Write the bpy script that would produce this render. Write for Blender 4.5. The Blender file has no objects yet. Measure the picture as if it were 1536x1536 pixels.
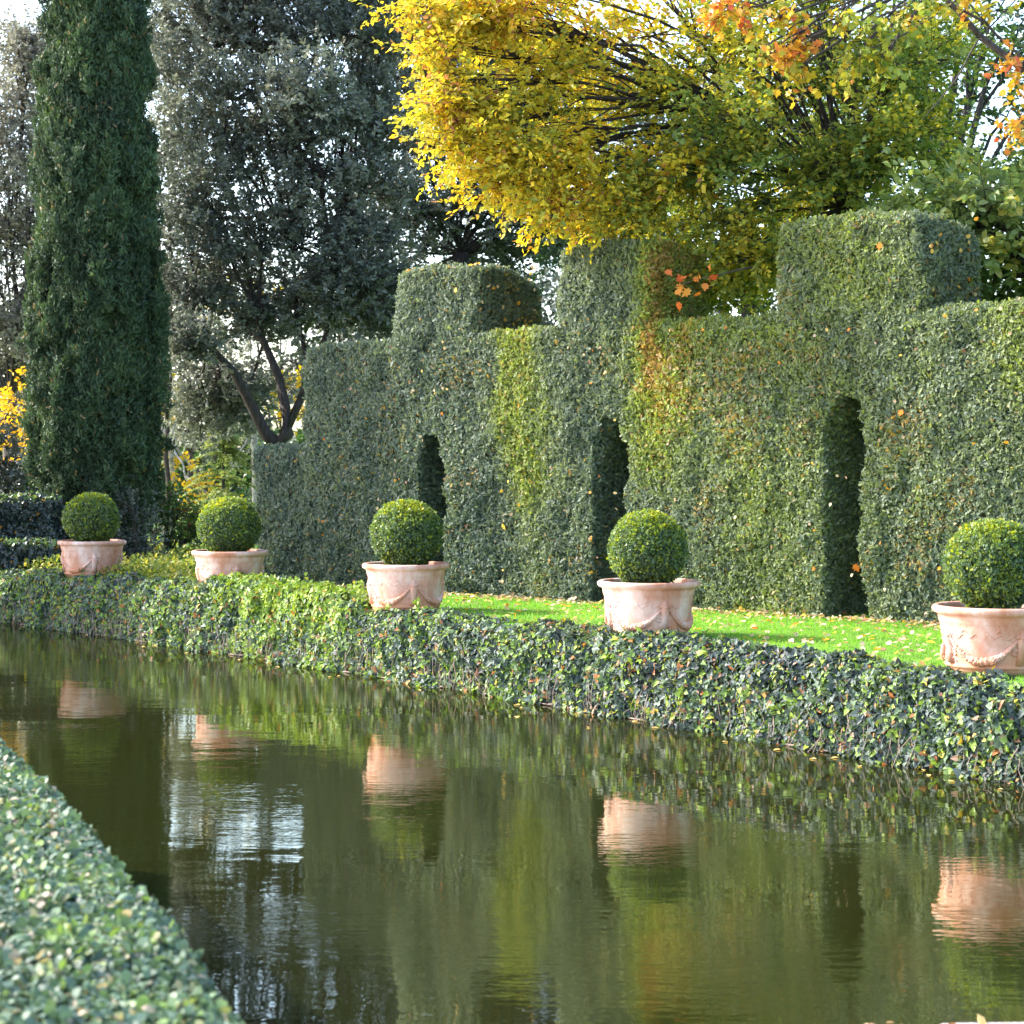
import bpy, math, numpy as np
from mathutils import Vector

rng = np.random.default_rng(7)
scene = bpy.context.scene
COL = scene.collection
CAMZ = 2.66
F = 3000.0            # focal length in photo pixels (photo is 1536 wide)
HZ = 692.0            # horizon row

def P(px, py, Y):
    return np.array([(px - 768.0) * Y / F, Y, CAMZ - (py - HZ) * Y / F])

def nz(v):
    return v / np.maximum(np.linalg.norm(v, axis=-1, keepdims=True), 1e-9)

# ------------------------------------------------------------------ noise
def _hash(ix, iy, iz, seed):
    h = (ix.astype(np.int64) * 374761393 + iy.astype(np.int64) * 668265263 + iz.astype(np.int64) * 2147483647 + seed * 974634) & 0xffffffff
    h = ((h ^ (h >> 13)) * 1274126177) & 0xffffffff
    h = (h ^ (h >> 16)) & 0xffff
    return h / 65535.0

def noise(p, scale=1.0, seed=0):
    q = np.asarray(p, float) * scale
    i = np.floor(q).astype(np.int64); f = q - i
    f = f * f * (3 - 2 * f)
    r = 0
    for dx in (0, 1):
        wx = f[..., 0] if dx else 1 - f[..., 0]
        for dy in (0, 1):
            wy = f[..., 1] if dy else 1 - f[..., 1]
            for dz in (0, 1):
                wz = f[..., 2] if dz else 1 - f[..., 2]
                r = r + wx * wy * wz * _hash(i[..., 0] + dx, i[..., 1] + dy, i[..., 2] + dz, seed)
    return r        # 0..1

def fbm(p, scale, seed=0):
    return .6 * noise(p, scale, seed) + .4 * noise(p, scale * 2.3, seed + 5)

# ------------------------------------------------------------------ mesh builder
class MB:
    def __init__(self):
        self.v = []; self.loops = []; self.tot = []; self.c = []; self.m = []; self.n = 0; self.s = []
    def add(self, verts, faces_flat, totals, col=0.5, mat=0, smooth=False):
        verts = np.asarray(verts, float).reshape(-1, 3)
        self.v.append(verts)
        self.loops.append(np.asarray(faces_flat, np.int64) + self.n)
        t = np.asarray(totals, np.int64); self.tot.append(t)
        if np.isscalar(col): col = np.full(len(verts), col)
        self.c.append(col)
        self.m.append(np.full(len(t), mat)); self.s.append(np.full(len(t), smooth))
        self.n += len(verts)
    def tube(self, pts, rad, sides=6, col=.5, mat=0, cap=True):
        pts = np.asarray(pts, float); n = len(pts)
        rad = np.broadcast_to(np.asarray(rad, float), (n,))
        t = nz(np.gradient(pts, axis=0))
        ref = np.array([0, 0, 1.]) if abs(t[0, 2]) < .9 else np.array([1., 0, 0])
        u = nz(np.cross(t, ref)); w = np.cross(t, u)
        a = np.arange(sides) / sides * 2 * math.pi
        ring = pts[:, None] + rad[:, None, None] * (np.cos(a)[None, :, None] * u[:, None] + np.sin(a)[None, :, None] * w[:, None])
        i = np.arange(n - 1)[:, None]; j = np.arange(sides)[None]; k = (j + 1) % sides
        q = np.stack([i * sides + j + 0 * k, i * sides + k, (i + 1) * sides + k, (i + 1) * sides + j + 0 * k], -1).reshape(-1, 4)
        fl = q.ravel(); tt = np.full(len(q), 4)
        if cap and sides >= 4:
            fl = np.concatenate([fl, np.arange(sides)[::-1], np.arange(sides) + (n - 1) * sides]); tt = np.concatenate([tt, [sides, sides]])
        self.add(ring.reshape(-1, 3), fl, tt, col, mat, True)
    def box(self, lo, hi, col=.5, mat=0):
        x0, y0, z0 = lo; x1, y1, z1 = hi
        v = [(x0,y0,z0),(x1,y0,z0),(x1,y1,z0),(x0,y1,z0),(x0,y0,z1),(x1,y0,z1),(x1,y1,z1),(x0,y1,z1)]
        f = [0,3,2,1,4,5,6,7,0,1,5,4,1,2,6,5,2,3,7,6,3,0,4,7]
        self.add(v, f, [4]*6, col, mat)
    def lathe(self, prof, seg=48, col=.5, mat=0):
        prof = np.asarray(prof, float); n = len(prof)
        a = np.arange(seg) / seg * 2 * math.pi
        v = np.stack([prof[:, None, 0] * np.cos(a), prof[:, None, 0] * np.sin(a), prof[:, None, 1] + 0 * a], -1)
        i = np.arange(n - 1)[:, None]; j = np.arange(seg)[None]; k = (j + 1) % seg
        q = np.stack([i*seg + j, i*seg + k, (i+1)*seg + k, (i+1)*seg + j], -1).reshape(-1, 4)
        self.add(v.reshape(-1, 3), q.ravel(), np.full(len(q), 4), col, mat, True)
    def leaves(self, tmpl, pos, d, nrm, L, W, col, mat=0):
        """one polygon leaf per position: d = growing direction, nrm = approx. face normal"""
        tmpl = np.asarray(tmpl, float); k = len(tmpl); N = len(pos)
        if N == 0: return
        d = nz(d); side = nz(np.cross(nrm, d)); nn = np.cross(d, side)
        L = np.broadcast_to(L, (N,)); W = np.broadcast_to(W, (N,))
        v = (pos[:, None] + tmpl[None, :, 0, None] * (L[:, None, None] * d[:, None])
             + tmpl[None, :, 1, None] * (W[:, None, None] * side[:, None])
             + tmpl[None, :, 2, None] * (L[:, None, None] * nn[:, None]))
        self.add(v.reshape(-1, 3), np.arange(N * k), np.full(N, k), np.repeat(np.broadcast_to(col, (N,)), k), mat)
    def build(self, name, mats, parent=None, coll=True):
        me = bpy.data.meshes.new(name)
        v = np.concatenate(self.v); lp = np.concatenate(self.loops); tt = np.concatenate(self.tot)
        me.vertices.add(len(v)); me.vertices.foreach_set('co', v.astype(np.float32).ravel())
        me.loops.add(len(lp)); me.loops.foreach_set('vertex_index', lp.astype(np.int32))
        me.polygons.add(len(tt))
        st = np.concatenate([[0], np.cumsum(tt)[:-1]])
        me.polygons.foreach_set('loop_start', st.astype(np.int32)); me.polygons.foreach_set('loop_total', tt.astype(np.int32))
        me.polygons.foreach_set('material_index', np.concatenate(self.m).astype(np.int32))
        me.polygons.foreach_set('use_smooth', np.concatenate(self.s).astype(bool))
        at = me.attributes.new('c', 'FLOAT', 'POINT'); at.data.foreach_set('value', np.concatenate(self.c).astype(np.float32))
        me.update(calc_edges=True)
        for m in (mats if isinstance(mats, (list, tuple)) else [mats]): me.materials.append(m)
        o = bpy.data.objects.new(name, me); COL.objects.link(o)
        if parent is not None: o.parent = parent
        return o

def tag(o, label=None, cat=None, group=None, kind=None):
    if label: o['label'] = label
    if cat: o['category'] = cat
    if group: o['group'] = group
    if kind: o['kind'] = kind
    return o
def empty(name, loc, label, cat, group=None):
    o = bpy.data.objects.new(name, None); COL.objects.link(o); o.location = Vector(loc); o.empty_display_size = .3
    return tag(o, label, cat, group)
def copy_tree(o, parent=None):
    c = o.copy(); COL.objects.link(c)
    if parent is not None: c.parent = parent
    for ch in list(o.children): copy_tree(ch, c)
    return c

# leaf outlines: (along, across, out of plane)
DIAMOND = [(0,0,0),(.45,.5,.10),(1,0,-.06),(.45,-.5,.10)]
OVAL = [(0,0,0),(.25,.38,.06),(.62,.45,.07),(1,0,-.08),(.62,-.45,.07),(.25,-.38,.06)]
ROUND = [(0,0,0),(.16,.32,.05),(.42,.5,.09),(.72,.42,.06),(.93,.17,-.03),(1,0,-.08),(.93,-.17,-.03),(.72,-.42,.06),(.42,-.5,.09),(.16,-.32,.05)]
IVY = [(.05,0,0),(-.12,.25,.03),(.08,.5,.05),(.36,.33,.04),(.55,.30,.03),(1,0,-.08),(.55,-.30,.03),(.36,-.33,.04),(.08,-.5,.05),(-.12,-.25,.03)]
MAPLE = [(0,0,0),(-.05,.25,0),(.15,.22,.02),(.25,.5,.05),(.42,.3,.03),(.62,.42,.05),(.62,.18,.02),(1,0,-.06),(.62,-.18,.02),(.62,-.42,.05),(.42,-.3,.03),(.25,-.5,.05),(.15,-.22,.02),(-.05,-.25,0)]
SPRAY = [(0,0,0),(.2,.42,.05),(.3,.10,0),(.48,.5,.06),(.56,.10,0),(.78,.38,.03),(1,0,-.06),(.74,-.36,.03),(.54,-.10,0),(.46,-.5,.06),(.28,-.10,0),(.16,-.4,.05)]

# ------------------------------------------------------------------ materials
def newmat(name):
    m = bpy.data.materials.new(name); m.use_nodes = True
    nt = m.node_tree; nt.nodes.clear()
    return m, nt
def leaf_mat(name, ramp, trans=.35, rough=.45, spec=.4, tboost=1.6, tint=(1,1,.6)):
    m, nt = newmat(name); N = nt.nodes
    out = N.new('ShaderNodeOutputMaterial'); at = N.new('ShaderNodeAttribute'); at.attribute_name = 'c'
    cr = N.new('ShaderNodeValToRGB'); el = cr.color_ramp.elements
    while len(el) < len(ramp): el.new(.5)
    for e, (p, c) in zip(el, ramp): e.position = p; e.color = (*c, 1)
    bs = N.new('ShaderNodeBsdfPrincipled'); bs.inputs['Roughness'].default_value = rough
    bs.inputs['Specular IOR Level'].default_value = spec
    tr = N.new('ShaderNodeBsdfTranslucent'); mx = N.new('ShaderNodeMixShader'); mx.inputs[0].default_value = trans
    ml = N.new('ShaderNodeVectorMath'); ml.operation = 'MULTIPLY'; ml.inputs[1].default_value = [t * tboost for t in tint]
    L = nt.links
    L.new(at.outputs['Fac'], cr.inputs['Fac']); L.new(cr.outputs['Color'], bs.inputs['Base Color'])
    L.new(cr.outputs['Color'], ml.inputs[0]); L.new(ml.outputs[0], tr.inputs['Color'])
    L.new(bs.outputs[0], mx.inputs[1]); L.new(tr.outputs[0], mx.inputs[2]); L.new(mx.outputs[0], out.inputs[0])
    return m
def noisy_mat(name, c0, c1, scale=8, rough=.85, bump=.3, detail=6, spec=.3, stretch=(1,1,1)):
    m, nt = newmat(name); N = nt.nodes; L = nt.links
    out = N.new('ShaderNodeOutputMaterial'); bs = N.new('ShaderNodeBsdfPrincipled')
    bs.inputs['Roughness'].default_value = rough; bs.inputs['Specular IOR Level'].default_value = spec
    tc = N.new('ShaderNodeTexCoord'); mp = N.new('ShaderNodeMapping'); mp.inputs['Scale'].default_value = stretch
    nx = N.new('ShaderNodeTexNoise'); nx.inputs['Scale'].default_value = scale; nx.inputs['Detail'].default_value = detail
    cr = N.new('ShaderNodeValToRGB'); cr.color_ramp.elements[0].position = .3; cr.color_ramp.elements[1].position = .7
    cr.color_ramp.elements[0].color = (*c0, 1); cr.color_ramp.elements[1].color = (*c1, 1)
    bp = N.new('ShaderNodeBump'); bp.inputs['Strength'].default_value = bump; bp.inputs['Distance'].default_value = .03
    L.new(tc.outputs['Object'], mp.inputs[0]); L.new(mp.outputs[0], nx.inputs['Vector'])
    L.new(nx.outputs['Fac'], cr.inputs[0]); L.new(cr.outputs[0], bs.inputs['Base Color'])
    L.new(nx.outputs['Fac'], bp.inputs['Height']); L.new(bp.outputs[0], bs.inputs['Normal']); L.new(bs.outputs[0], out.inputs[0])
    return m

M = {}
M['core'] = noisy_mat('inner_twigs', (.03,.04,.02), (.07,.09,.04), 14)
M['bark'] = noisy_mat('grey_bark', (.035,.028,.024), (.10,.08,.07), 9, stretch=(3,3,.6), bump=.7)
M['darkbark'] = noisy_mat('dark_bark', (.02,.015,.013), (.06,.048,.042), 9, stretch=(3,3,.6), bump=.7)
M['palebark'] = noisy_mat('pale_bark', (.25,.23,.20), (.55,.52,.48), 6, stretch=(1,1,3), bump=.3)
M['vine'] = noisy_mat('vine_stem', (.14,.10,.08), (.30,.23,.19), 20)
M['soil'] = noisy_mat('potting_soil', (.03,.018,.012), (.09,.05,.035), 30, bump=.8)
M['yew'] = leaf_mat('yew_foliage', [(0,(.042,.072,.056)),(.28,(.120,.160,.120)),(.5,(.175,.212,.112)),(.66,(.21,.26,.07)),(.8,(.24,.30,.035)),(.9,(.34,.20,.035)),(1,(.34,.26,.17))], .3, .55, .4)
M['box'] = leaf_mat('boxwood_leaf', [(0,(.03,.06,.025)),(.4,(.085,.14,.065)),(.7,(.17,.24,.03)),(.88,(.28,.31,.012)),(1,(.42,.40,.02))], .35, .4, .45)
M['ivy'] = leaf_mat('ivy_leaf', [(0,(.026,.036,.038)),(.3,(.068,.098,.090)),(.5,(.11,.17,.085)),(.68,(.17,.26,.05)),(.82,(.24,.36,.04)),(.9,(.30,.26,.03)),(.95,(.40,.13,.04)),(1,(.28,.19,.14))], .22, .5, .36)
M['nearhedge'] = leaf_mat('near_hedge_leaf', [(0,(.035,.06,.042)),(.3,(.075,.13,.088)),(.6,(.115,.185,.095)),(.8,(.17,.27,.05)),(.92,(.28,.23,.15)),(1,(.42,.34,.26))], .2, .5, .35)
M['cypress'] = leaf_mat('cypress_foliage', [(0,(.018,.032,.020)),(.4,(.048,.084,.042)),(.7,(.09,.145,.055)),(.9,(.14,.19,.06)),(1,(.26,.18,.08))], .15, .6, .3)
M['oak'] = leaf_mat('holm_oak_leaf', [(0,(.042,.055,.044)),(.4,(.13,.148,.118)),(.7,(.22,.235,.185)),(.9,(.30,.30,.21)),(1,(.36,.35,.25))], .2, .45, .5, tint=(1,1,.8))
M['silver'] = leaf_mat('silvery_leaf', [(0,(.09,.09,.07)),(.5,(.23,.225,.18)),(.85,(.34,.33,.25)),(1,(.26,.22,.09))], .3, .5, .4, tint=(1,1,.85))
M['hornbeam'] = leaf_mat('hornbeam_leaf', [(0,(.05,.10,.03)),(.25,(.12,.20,.04)),(.45,(.24,.28,.05)),(.65,(.48,.42,.04)),(.85,(.66,.48,.03)),(.95,(.64,.32,.03)),(1,(.34,.15,.07))], .45, .45, .4, 1.35, (1,1,.55))
M['maple'] = leaf_mat('maple_leaf', [(0,(.10,.18,.03)),(.3,(.28,.33,.04)),(.55,(.56,.40,.03)),(.8,(.62,.22,.03)),(1,(.50,.09,.03))], .42, .45, .4, 1.15, (1,.95,.6))
M['lime'] = leaf_mat('lime_leaf', [(0,(.05,.09,.03)),(.4,(.13,.20,.06)),(.75,(.27,.33,.11)),(1,(.46,.38,.07))], .4, .4, .5)
M['yellow'] = leaf_mat('bright_yellow_leaf', [(0,(.16,.16,.02)),(.5,(.50,.38,.015)),(1,(.72,.36,.02))], .45, .5, .3, 1.5, (1,.95,.5))
M['linden'] = leaf_mat('linden_leaf', [(0,(.02,.045,.018)),(.4,(.055,.10,.035)),(.8,(.11,.17,.05)),(1,(.40,.32,.05))], .35, .4, .5)
M['cedar'] = leaf_mat('cedar_needle', [(0,(.10,.15,.06)),(.5,(.22,.29,.10)),(1,(.40,.40,.16))], .35, .5, .3)
M['shrub'] = leaf_mat('shrub_leaf', [(0,(.015,.035,.012)),(.5,(.05,.10,.02)),(.85,(.12,.20,.02)),(1,(.45,.06,.02))], .3, .4, .5)
M['laurel'] = leaf_mat('laurel_leaf', [(0,(.014,.022,.024)),(.5,(.036,.055,.05)),(.8,(.07,.10,.075)),(.92,(.16,.27,.03)),(1,(.42,.20,.03))], .15, .3, .6)
M['grass'] = leaf_mat('grass_blade', [(0,(.10,.25,.014)),(.6,(.17,.40,.018)),(1,(.32,.47,.05))], .4, .5, .3, 1.4, (1,1,.5))
M['litter'] = leaf_mat('dry_leaf', [(0,(.20,.09,.05)),(.35,(.42,.27,.17)),(.6,(.62,.50,.34)),(.8,(.66,.40,.05)),(1,(.66,.19,.03))], .25, .6, .2)

# terracotta: salt bloom over fired clay, orange runs near the foot
def terracotta():
    m, nt = newmat('terracotta'); N = nt.nodes; L = nt.links
    out = N.new('ShaderNodeOutputMaterial'); bs = N.new('ShaderNodeBsdfPrincipled'); bs.inputs['Roughness'].default_value = .8
    bs.inputs['Specular IOR Level'].default_value = .25
    tc = N.new('ShaderNodeTexCoord'); oi = N.new('ShaderNodeObjectInfo')
    ad = N.new('ShaderNodeVectorMath'); ad.operation = 'ADD'
    L.new(tc.outputs['Object'], ad.inputs[0]); L.new(oi.outputs['Location'], ad.inputs[1])
    mp = N.new('ShaderNodeMapping'); mp.inputs['Scale'].default_value = (1, 1, .55); L.new(ad.outputs[0], mp.inputs[0])
    n1 = N.new('ShaderNodeTexNoise'); n1.inputs['Scale'].default_value = 3.2; n1.inputs['Detail'].default_value = 8; n1.inputs['Roughness'].default_value = .65
    L.new(mp.outputs[0], n1.inputs['Vector'])
    cr = N.new('ShaderNodeValToRGB'); e = cr.color_ramp.elements
    e[0].position = .36; e[0].color = (.44,.19,.11,1); e[1].position = .64; e[1].color = (.70,.53,.46,1)
    k = e.new(.5); k.color = (.57,.33,.25,1)
    L.new(n1.outputs['Fac'], cr.inputs[0])
    sp = N.new('ShaderNodeSeparateXYZ'); L.new(tc.outputs['Object'], sp.inputs[0])
    n2 = N.new('ShaderNodeTexNoise'); n2.inputs['Scale'].default_value = 6; n2.inputs['Detail'].default_value = 4
    mp2 = N.new('ShaderNodeMapping'); mp2.inputs['Scale'].default_value = (1, 1, .25); L.new(ad.outputs[0], mp2.inputs[0]); L.new(mp2.outputs[0], n2.inputs['Vector'])
    # runs: strongest near the foot, broken by vertical streak noise
    a = N.new('ShaderNodeMath'); a.operation = 'MULTIPLY_ADD'; a.inputs[1].default_value = -2.0; a.inputs[2].default_value = .35; L.new(sp.outputs['Z'], a.inputs[0])
    b = N.new('ShaderNodeMath'); b.operation = 'ADD'; L.new(a.outputs[0], b.inputs[0]); L.new(n2.outputs['Fac'], b.inputs[1])
    c = N.new('ShaderNodeMapRange'); c.inputs[1].default_value = .42; c.inputs[2].default_value = .78; c.inputs[3].default_value = 0; c.inputs[4].default_value = .75; L.new(b.outputs[0], c.inputs[0])
    mx = N.new('ShaderNodeMix'); mx.data_type = 'RGBA'; mx.inputs[7].default_value = (.52,.21,.09,1)
    L.new(c.outputs[0], mx.inputs[0]); L.new(cr.outputs[0], mx.inputs[6]); L.new(mx.outputs[2], bs.inputs['Base Color'])
    n3 = N.new('ShaderNodeTexNoise'); n3.inputs['Scale'].default_value = 40; n3.inputs['Detail'].default_value = 5; L.new(ad.outputs[0], n3.inputs['Vector'])
    bp = N.new('ShaderNodeBump'); bp.inputs['Strength'].default_value = .25; bp.inputs['Distance'].default_value = .01
    L.new(n3.outputs['Fac'], bp.inputs['Height']); L.new(bp.outputs[0], bs.inputs['Normal']); L.new(bs.outputs[0], out.inputs[0])
    return m
M['terracotta'] = terracotta()

def water_mat():
    m, nt = newmat('pond_water'); N = nt.nodes; L = nt.links
    out = N.new('ShaderNodeOutputMaterial')
    tc = N.new('ShaderNodeTexCoord')
    # long low swell, fine wind ripples in patches
    mp = N.new('ShaderNodeMapping'); mp.inputs['Scale'].default_value = (.55, 1.0, 1); mp.inputs['Rotation'].default_value = (0, 0, .12)
    L.new(tc.outputs['Object'], mp.inputs[0])
    n1 = N.new('ShaderNodeTexNoise'); n1.inputs['Scale'].default_value = 2.2; n1.inputs['Detail'].default_value = 3; L.new(mp.outputs[0], n1.inputs['Vector'])
    mp2 = N.new('ShaderNodeMapping'); mp2.inputs['Scale'].default_value = (.35, 1.0, 1); mp2.inputs['Rotation'].default_value = (0, 0, .05)
    L.new(tc.outputs['Object'], mp2.inputs[0])
    n2 = N.new('ShaderNodeTexNoise'); n2.inputs['Scale'].default_value = 17; n2.inputs['Detail'].default_value = 2; L.new(mp2.outputs[0], n2.inputs['Vector'])
    n3 = N.new('ShaderNodeTexNoise'); n3.inputs['Scale'].default_value = .35; n3.inputs['Detail'].default_value = 2; L.new(mp.outputs[0], n3.inputs['Vector'])
    pr = N.new('ShaderNodeMapRange'); pr.inputs[1].default_value = .42; pr.inputs[2].default_value = .62; pr.inputs[3].default_value = .15; pr.inputs[4].default_value = 1
    L.new(n3.outputs['Fac'], pr.inputs[0])
    s1 = N.new('ShaderNodeMath'); s1.operation = 'MULTIPLY'; s1.inputs[1].default_value = WATER_SWELL; L.new(n1.outputs['Fac'], s1.inputs[0])
    s2 = N.new('ShaderNodeMath'); s2.operation = 'MULTIPLY'; L.new(n2.outputs['Fac'], s2.inputs[0]); L.new(pr.outputs[0], s2.inputs[1])
    s3 = N.new('ShaderNodeMath'); s3.operation = 'MULTIPLY_ADD'; s3.inputs[1].default_value = WATER_RIPPLE; L.new(s2.outputs[0], s3.inputs[0]); L.new(s1.outputs[0], s3.inputs[2])
    bp = N.new('ShaderNodeBump'); bp.inputs['Strength'].default_value = 1; bp.inputs['Distance'].default_value = 1.0
    L.new(s3.outputs[0], bp.inputs['Height'])
    fr = N.new('ShaderNodeFresnel'); fr.inputs['IOR'].default_value = 6.0; L.new(bp.outputs[0], fr.inputs['Normal'])
    df = N.new('ShaderNodeBsdfDiffuse'); df.inputs['Color'].default_value = (.013,.014,.003,1)
    gl = N.new('ShaderNodeBsdfGlossy'); gl.inputs['Roughness'].default_value = .02; gl.inputs['Color'].default_value = (.96,.97,.86,1); L.new(bp.outputs[0], gl.inputs['Normal'])
    mx = N.new('ShaderNodeMixShader'); L.new(fr.outputs[0], mx.inputs[0]); L.new(df.outputs[0], mx.inputs[1]); L.new(gl.outputs[0], mx.inputs[2])
    L.new(mx.outputs[0], out.inputs[0])
    return m
WATER_SWELL = .0032; WATER_RIPPLE = .0017
M['water'] = water_mat()

# ------------------------------------------------------------------ clipped foliage from distance fields
def grad(sdf, p, e=.02):
    g = np.stack([sdf(p + np.array(d) * e) - sdf(p - np.array(d) * e) for d in ((1,0,0),(0,1,0),(0,0,1))], -1)
    return nz(g)
def core_mesh(mb, sdf, lo, hi, h, level, mat=0):
    lo = np.array(lo, float); hi = np.array(hi, float)
    n = np.ceil((hi - lo) / h).astype(int)
    ax = [lo[i] + (np.arange(n[i]) + .5) * h for i in range(3)]
    G = np.stack(np.meshgrid(*ax, indexing='ij'), -1)
    ins = np.zeros(n + 2, bool); ins[1:-1, 1:-1, 1:-1] = sdf(G.reshape(-1, 3)).reshape(n) < level
    quads = []
    for a in range(3):
        b, c = (a + 1) % 3, (a + 2) % 3
        A = np.take(ins, range(0, ins.shape[a] - 1), a); B = np.take(ins, range(1, ins.shape[a]), a)
        for mask, fl in ((A & ~B, False), (~A & B, True)):
            idx = np.argwhere(mask)
            if not len(idx): continue
            base = idx - 1; base[:, a] += 1
            q = []
            for (db, dc) in ((0,0),(1,0),(1,1),(0,1)):
                k = base.copy(); k[:, b] += db; k[:, c] += dc; q.append(k)
            if fl: q = q[::-1]
            quads.append(np.stack(q, 1))
    Q = np.concatenate(quads)
    key = (Q[..., 0] * 100003 + Q[..., 1]) * 100003 + Q[..., 2]
    u, inv = np.unique(key, return_inverse=True)
    z = u % 100003; y = (u // 100003) % 100003; x = u // 100003 // 100003
    V = lo + np.stack([x, y, z], -1) * h
    for _ in range(3):
        V = V - np.clip(sdf(V) - level, -h, h)[:, None] * grad(sdf, V)
    mb.add(V, inv.ravel(), np.full(len(Q), 4), .3, mat, True)
def shell_points(sdf, lo, hi, count_per_m3_try, t0, t1, keep=None):
    lo = np.array(lo, float); hi = np.array(hi, float)
    n = int(np.prod(hi - lo) * count_per_m3_try)
    out = []
    while n > 0:
        k = min(n, 800000); n -= k
        p = lo + rng.random((k, 3)) * (hi - lo)
        d = sdf(p); p = p[(d > t0) & (d < t1)]
        if keep is not None and len(p): p = p[rng.random(len(p)) < keep(p)]
        out.append(p)
    return np.concatenate(out)
def clip_leaves(mb, sdf, pts, tmpl, L, W, col, up=.5, out=.7, jit=.6, lay=0.0, mat=0):
    """leaves that grow outward/upward from a clipped surface"""
    g = grad(sdf, pts); N = len(pts)
    d = nz(g * out + np.array([0, 0, up]) + rng.normal(0, jit, (N, 3)))
    nrm = nz(g * (.8 + lay) + rng.normal(0, .42, (N, 3)) + np.array([0, 0, .2]))
    s = np.clip(rng.lognormal(0,.32,N),.5,1.8)
    mb.leaves(tmpl, pts - d * (L * .4), d, nrm, L * s, W * s, col, mat)
def rbox(p, c, hs, r):
    q = np.abs(p - np.array(c)) - (np.array(hs) - r)
    return np.linalg.norm(np.maximum(q, 0), axis=-1) + np.minimum(q.max(-1), 0) - r

# ================================================================== SETTING
LAWN = .79
def bank(X):            # Y of the water's edge along the far bank
    t = np.clip((X + 8.6) / 12.8, 0, 1)
    return 33.3 - (X + 8.6) * (16.9 / 12.8) + .5 * np.sin(t * math.pi)
BD = nz(np.array([12.8, -16.9, 0])); BN = np.array([-BD[1], BD[0], 0]); BN = BN if BN[1] > 0 else -BN    # along / landward

mb = MB(); mb.add([(-1500,-1500,-.7),(1500,-1500,-.7),(1500,1500,-.7),(-1500,1500,-.7)], [0,1,2,3], [4])
tag(mb.build('ground', noisy_mat('earth', (.05,.04,.025), (.12,.10,.06), .5)), kind='structure')
mb = MB(); mb.add([(-90,-20,0),(60,-20,0),(60,130,0),(-90,130,0)], [0,1,2,3], [4])
tag(mb.build('water', M['water']), kind='structure')
# lawn terrace: a raised sheet with a vertical face down into the pond
xs = np.concatenate([[-1200,-200,-60,-25], np.linspace(-14, 8, 60), [14, 30, 200, 1200]])
fr = np.stack([xs, bank(xs), 0*xs], -1) + BN * .34
rows = []
for k, z in ((0, -.7), (0, LAWN), (.5, LAWN+.004), (2, LAWN), (6, LAWN), (20, LAWN), (80, LAWN), (1500, LAWN)):
    r = fr + np.array([.62, .78, 0]) * k; r[:, 2] = z; rows.append(r)
V = np.stack(rows); nr, nc = V.shape[:2]
i = np.arange(nr-1)[:,None]; j = np.arange(nc-1)[None]
q = np.stack([i*nc+j, i*nc+j+1, (i+1)*nc+j+1, (i+1)*nc+j], -1).reshape(-1,4)
mb = MB(); mb.add(V.reshape(-1,3), q.ravel(), np.full(len(q),4))
tag(mb.build('lawn', noisy_mat('lawn_turf', (.06,.15,.012), (.12,.24,.02), 3, bump=.2)), kind='structure')
# near bank: a low strip of soil at the foot of the picture
mb = MB()
ed = [(-9,22),(-3.6,12.6),(-2.45,10.1),(-1.5,7.7),(-.55,5.3),(.2,4.6),(.9,5.4),(1.6,8.9),(2.0,9.28),(2.6,9.36),(4,9.42),(9,9.7),(40,12)]
top = [(x,y,.045+.01*math.sin(7*x)) for x,y in ed]; n = len(ed)
low = [(x,y,-.7) for x,y in ed]; bk = [(x if x<0 else x+2, -15, .12) for x,y in ed]
mb.add(low+top+bk, [k for a in range(n-1) for k in (a,a+1,n+a+1,n+a, n+a,n+a+1,2*n+a+1,2*n+a)], [4]*(2*(n-1)))
tag(mb.build('bank', noisy_mat('bank_soil', (.14,.11,.10), (.42,.36,.36), 25, bump=.8)), kind='structure')

# grass
N = 90000
X = rng.uniform(-9, 7.5, N); off = rng.uniform(.3, 6.5, N)
pos = np.stack([X, bank(X), 0*X + LAWN - .005], -1) + np.array([.7, .72, 0]) * off[:, None]
patch = fbm(pos, .8, 3)
d = nz(rng.normal(0, .45, (N,3)) + np.array([0,0,1.])); nr_ = rng.normal(0,1,(N,3))
mb = MB(); mb.leaves([(0,.5,0),(.6,.3,.03),(1,0,0),(.6,-.3,.03),(0,-.5,0)], pos, d, nr_, rng.uniform(.03,.065,N), .008, np.clip(-.05+patch*1.1+rng.normal(0,.15,N),0,1))
tag(mb.build('grass', M['grass']), 'short bright green mown grass between the ivy bank and the tall yew hedge', 'grass', kind='stuff')

# ================================================================== YEW HEDGE
HA = np.array([.7345, -.6787, 0]); HN = np.array([.6787, .7345, 0]); HO = np.array([0, 27.36, 0])
def H(s, d, z):
    s, d, z = np.broadcast_arrays(np.asarray(s,float), np.asarray(d,float), np.asarray(z,float))
    return HO + s[...,None]*HA + d[...,None]*HN + z[...,None]*np.array([0,0,1.])
def toH(p):
    q = p - HO
    return np.stack([q@HA, q@HN, p[...,2]], -1)
T = 1.35
ARCH = [(-1.55,.30,3.12),(1.74,.33,3.25),(5.36,.32,3.42),(9.2,.32,3.5)]
MER = [(-2.34,-.67,5.42),(.80,2.42,5.50),(4.39,6.44,5.58),(8.4,10.3,5.6)]
SEG = {'wall':(-4.30,13.0,LAWN-.2,4.42)}
def lump(h):
    return .11*(fbm(h, 1.1, 11)-.5) + .08*(noise(h, 4.0, 12)-.5) + .05*(noise(h, 9.0, 13)-.5)
def arches(h):
    r = np.full(h.shape[:-1], 9.)
    for c, w, zt in ARCH:
        s = np.abs(h[...,0]-c); z = h[...,2]
        spring = zt-.62
        ell = (np.sqrt((s/w)**2 + (np.maximum(z-spring,0)/.62)**2)-1)*w
        r = np.minimum(r, ell)
    return r
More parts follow.
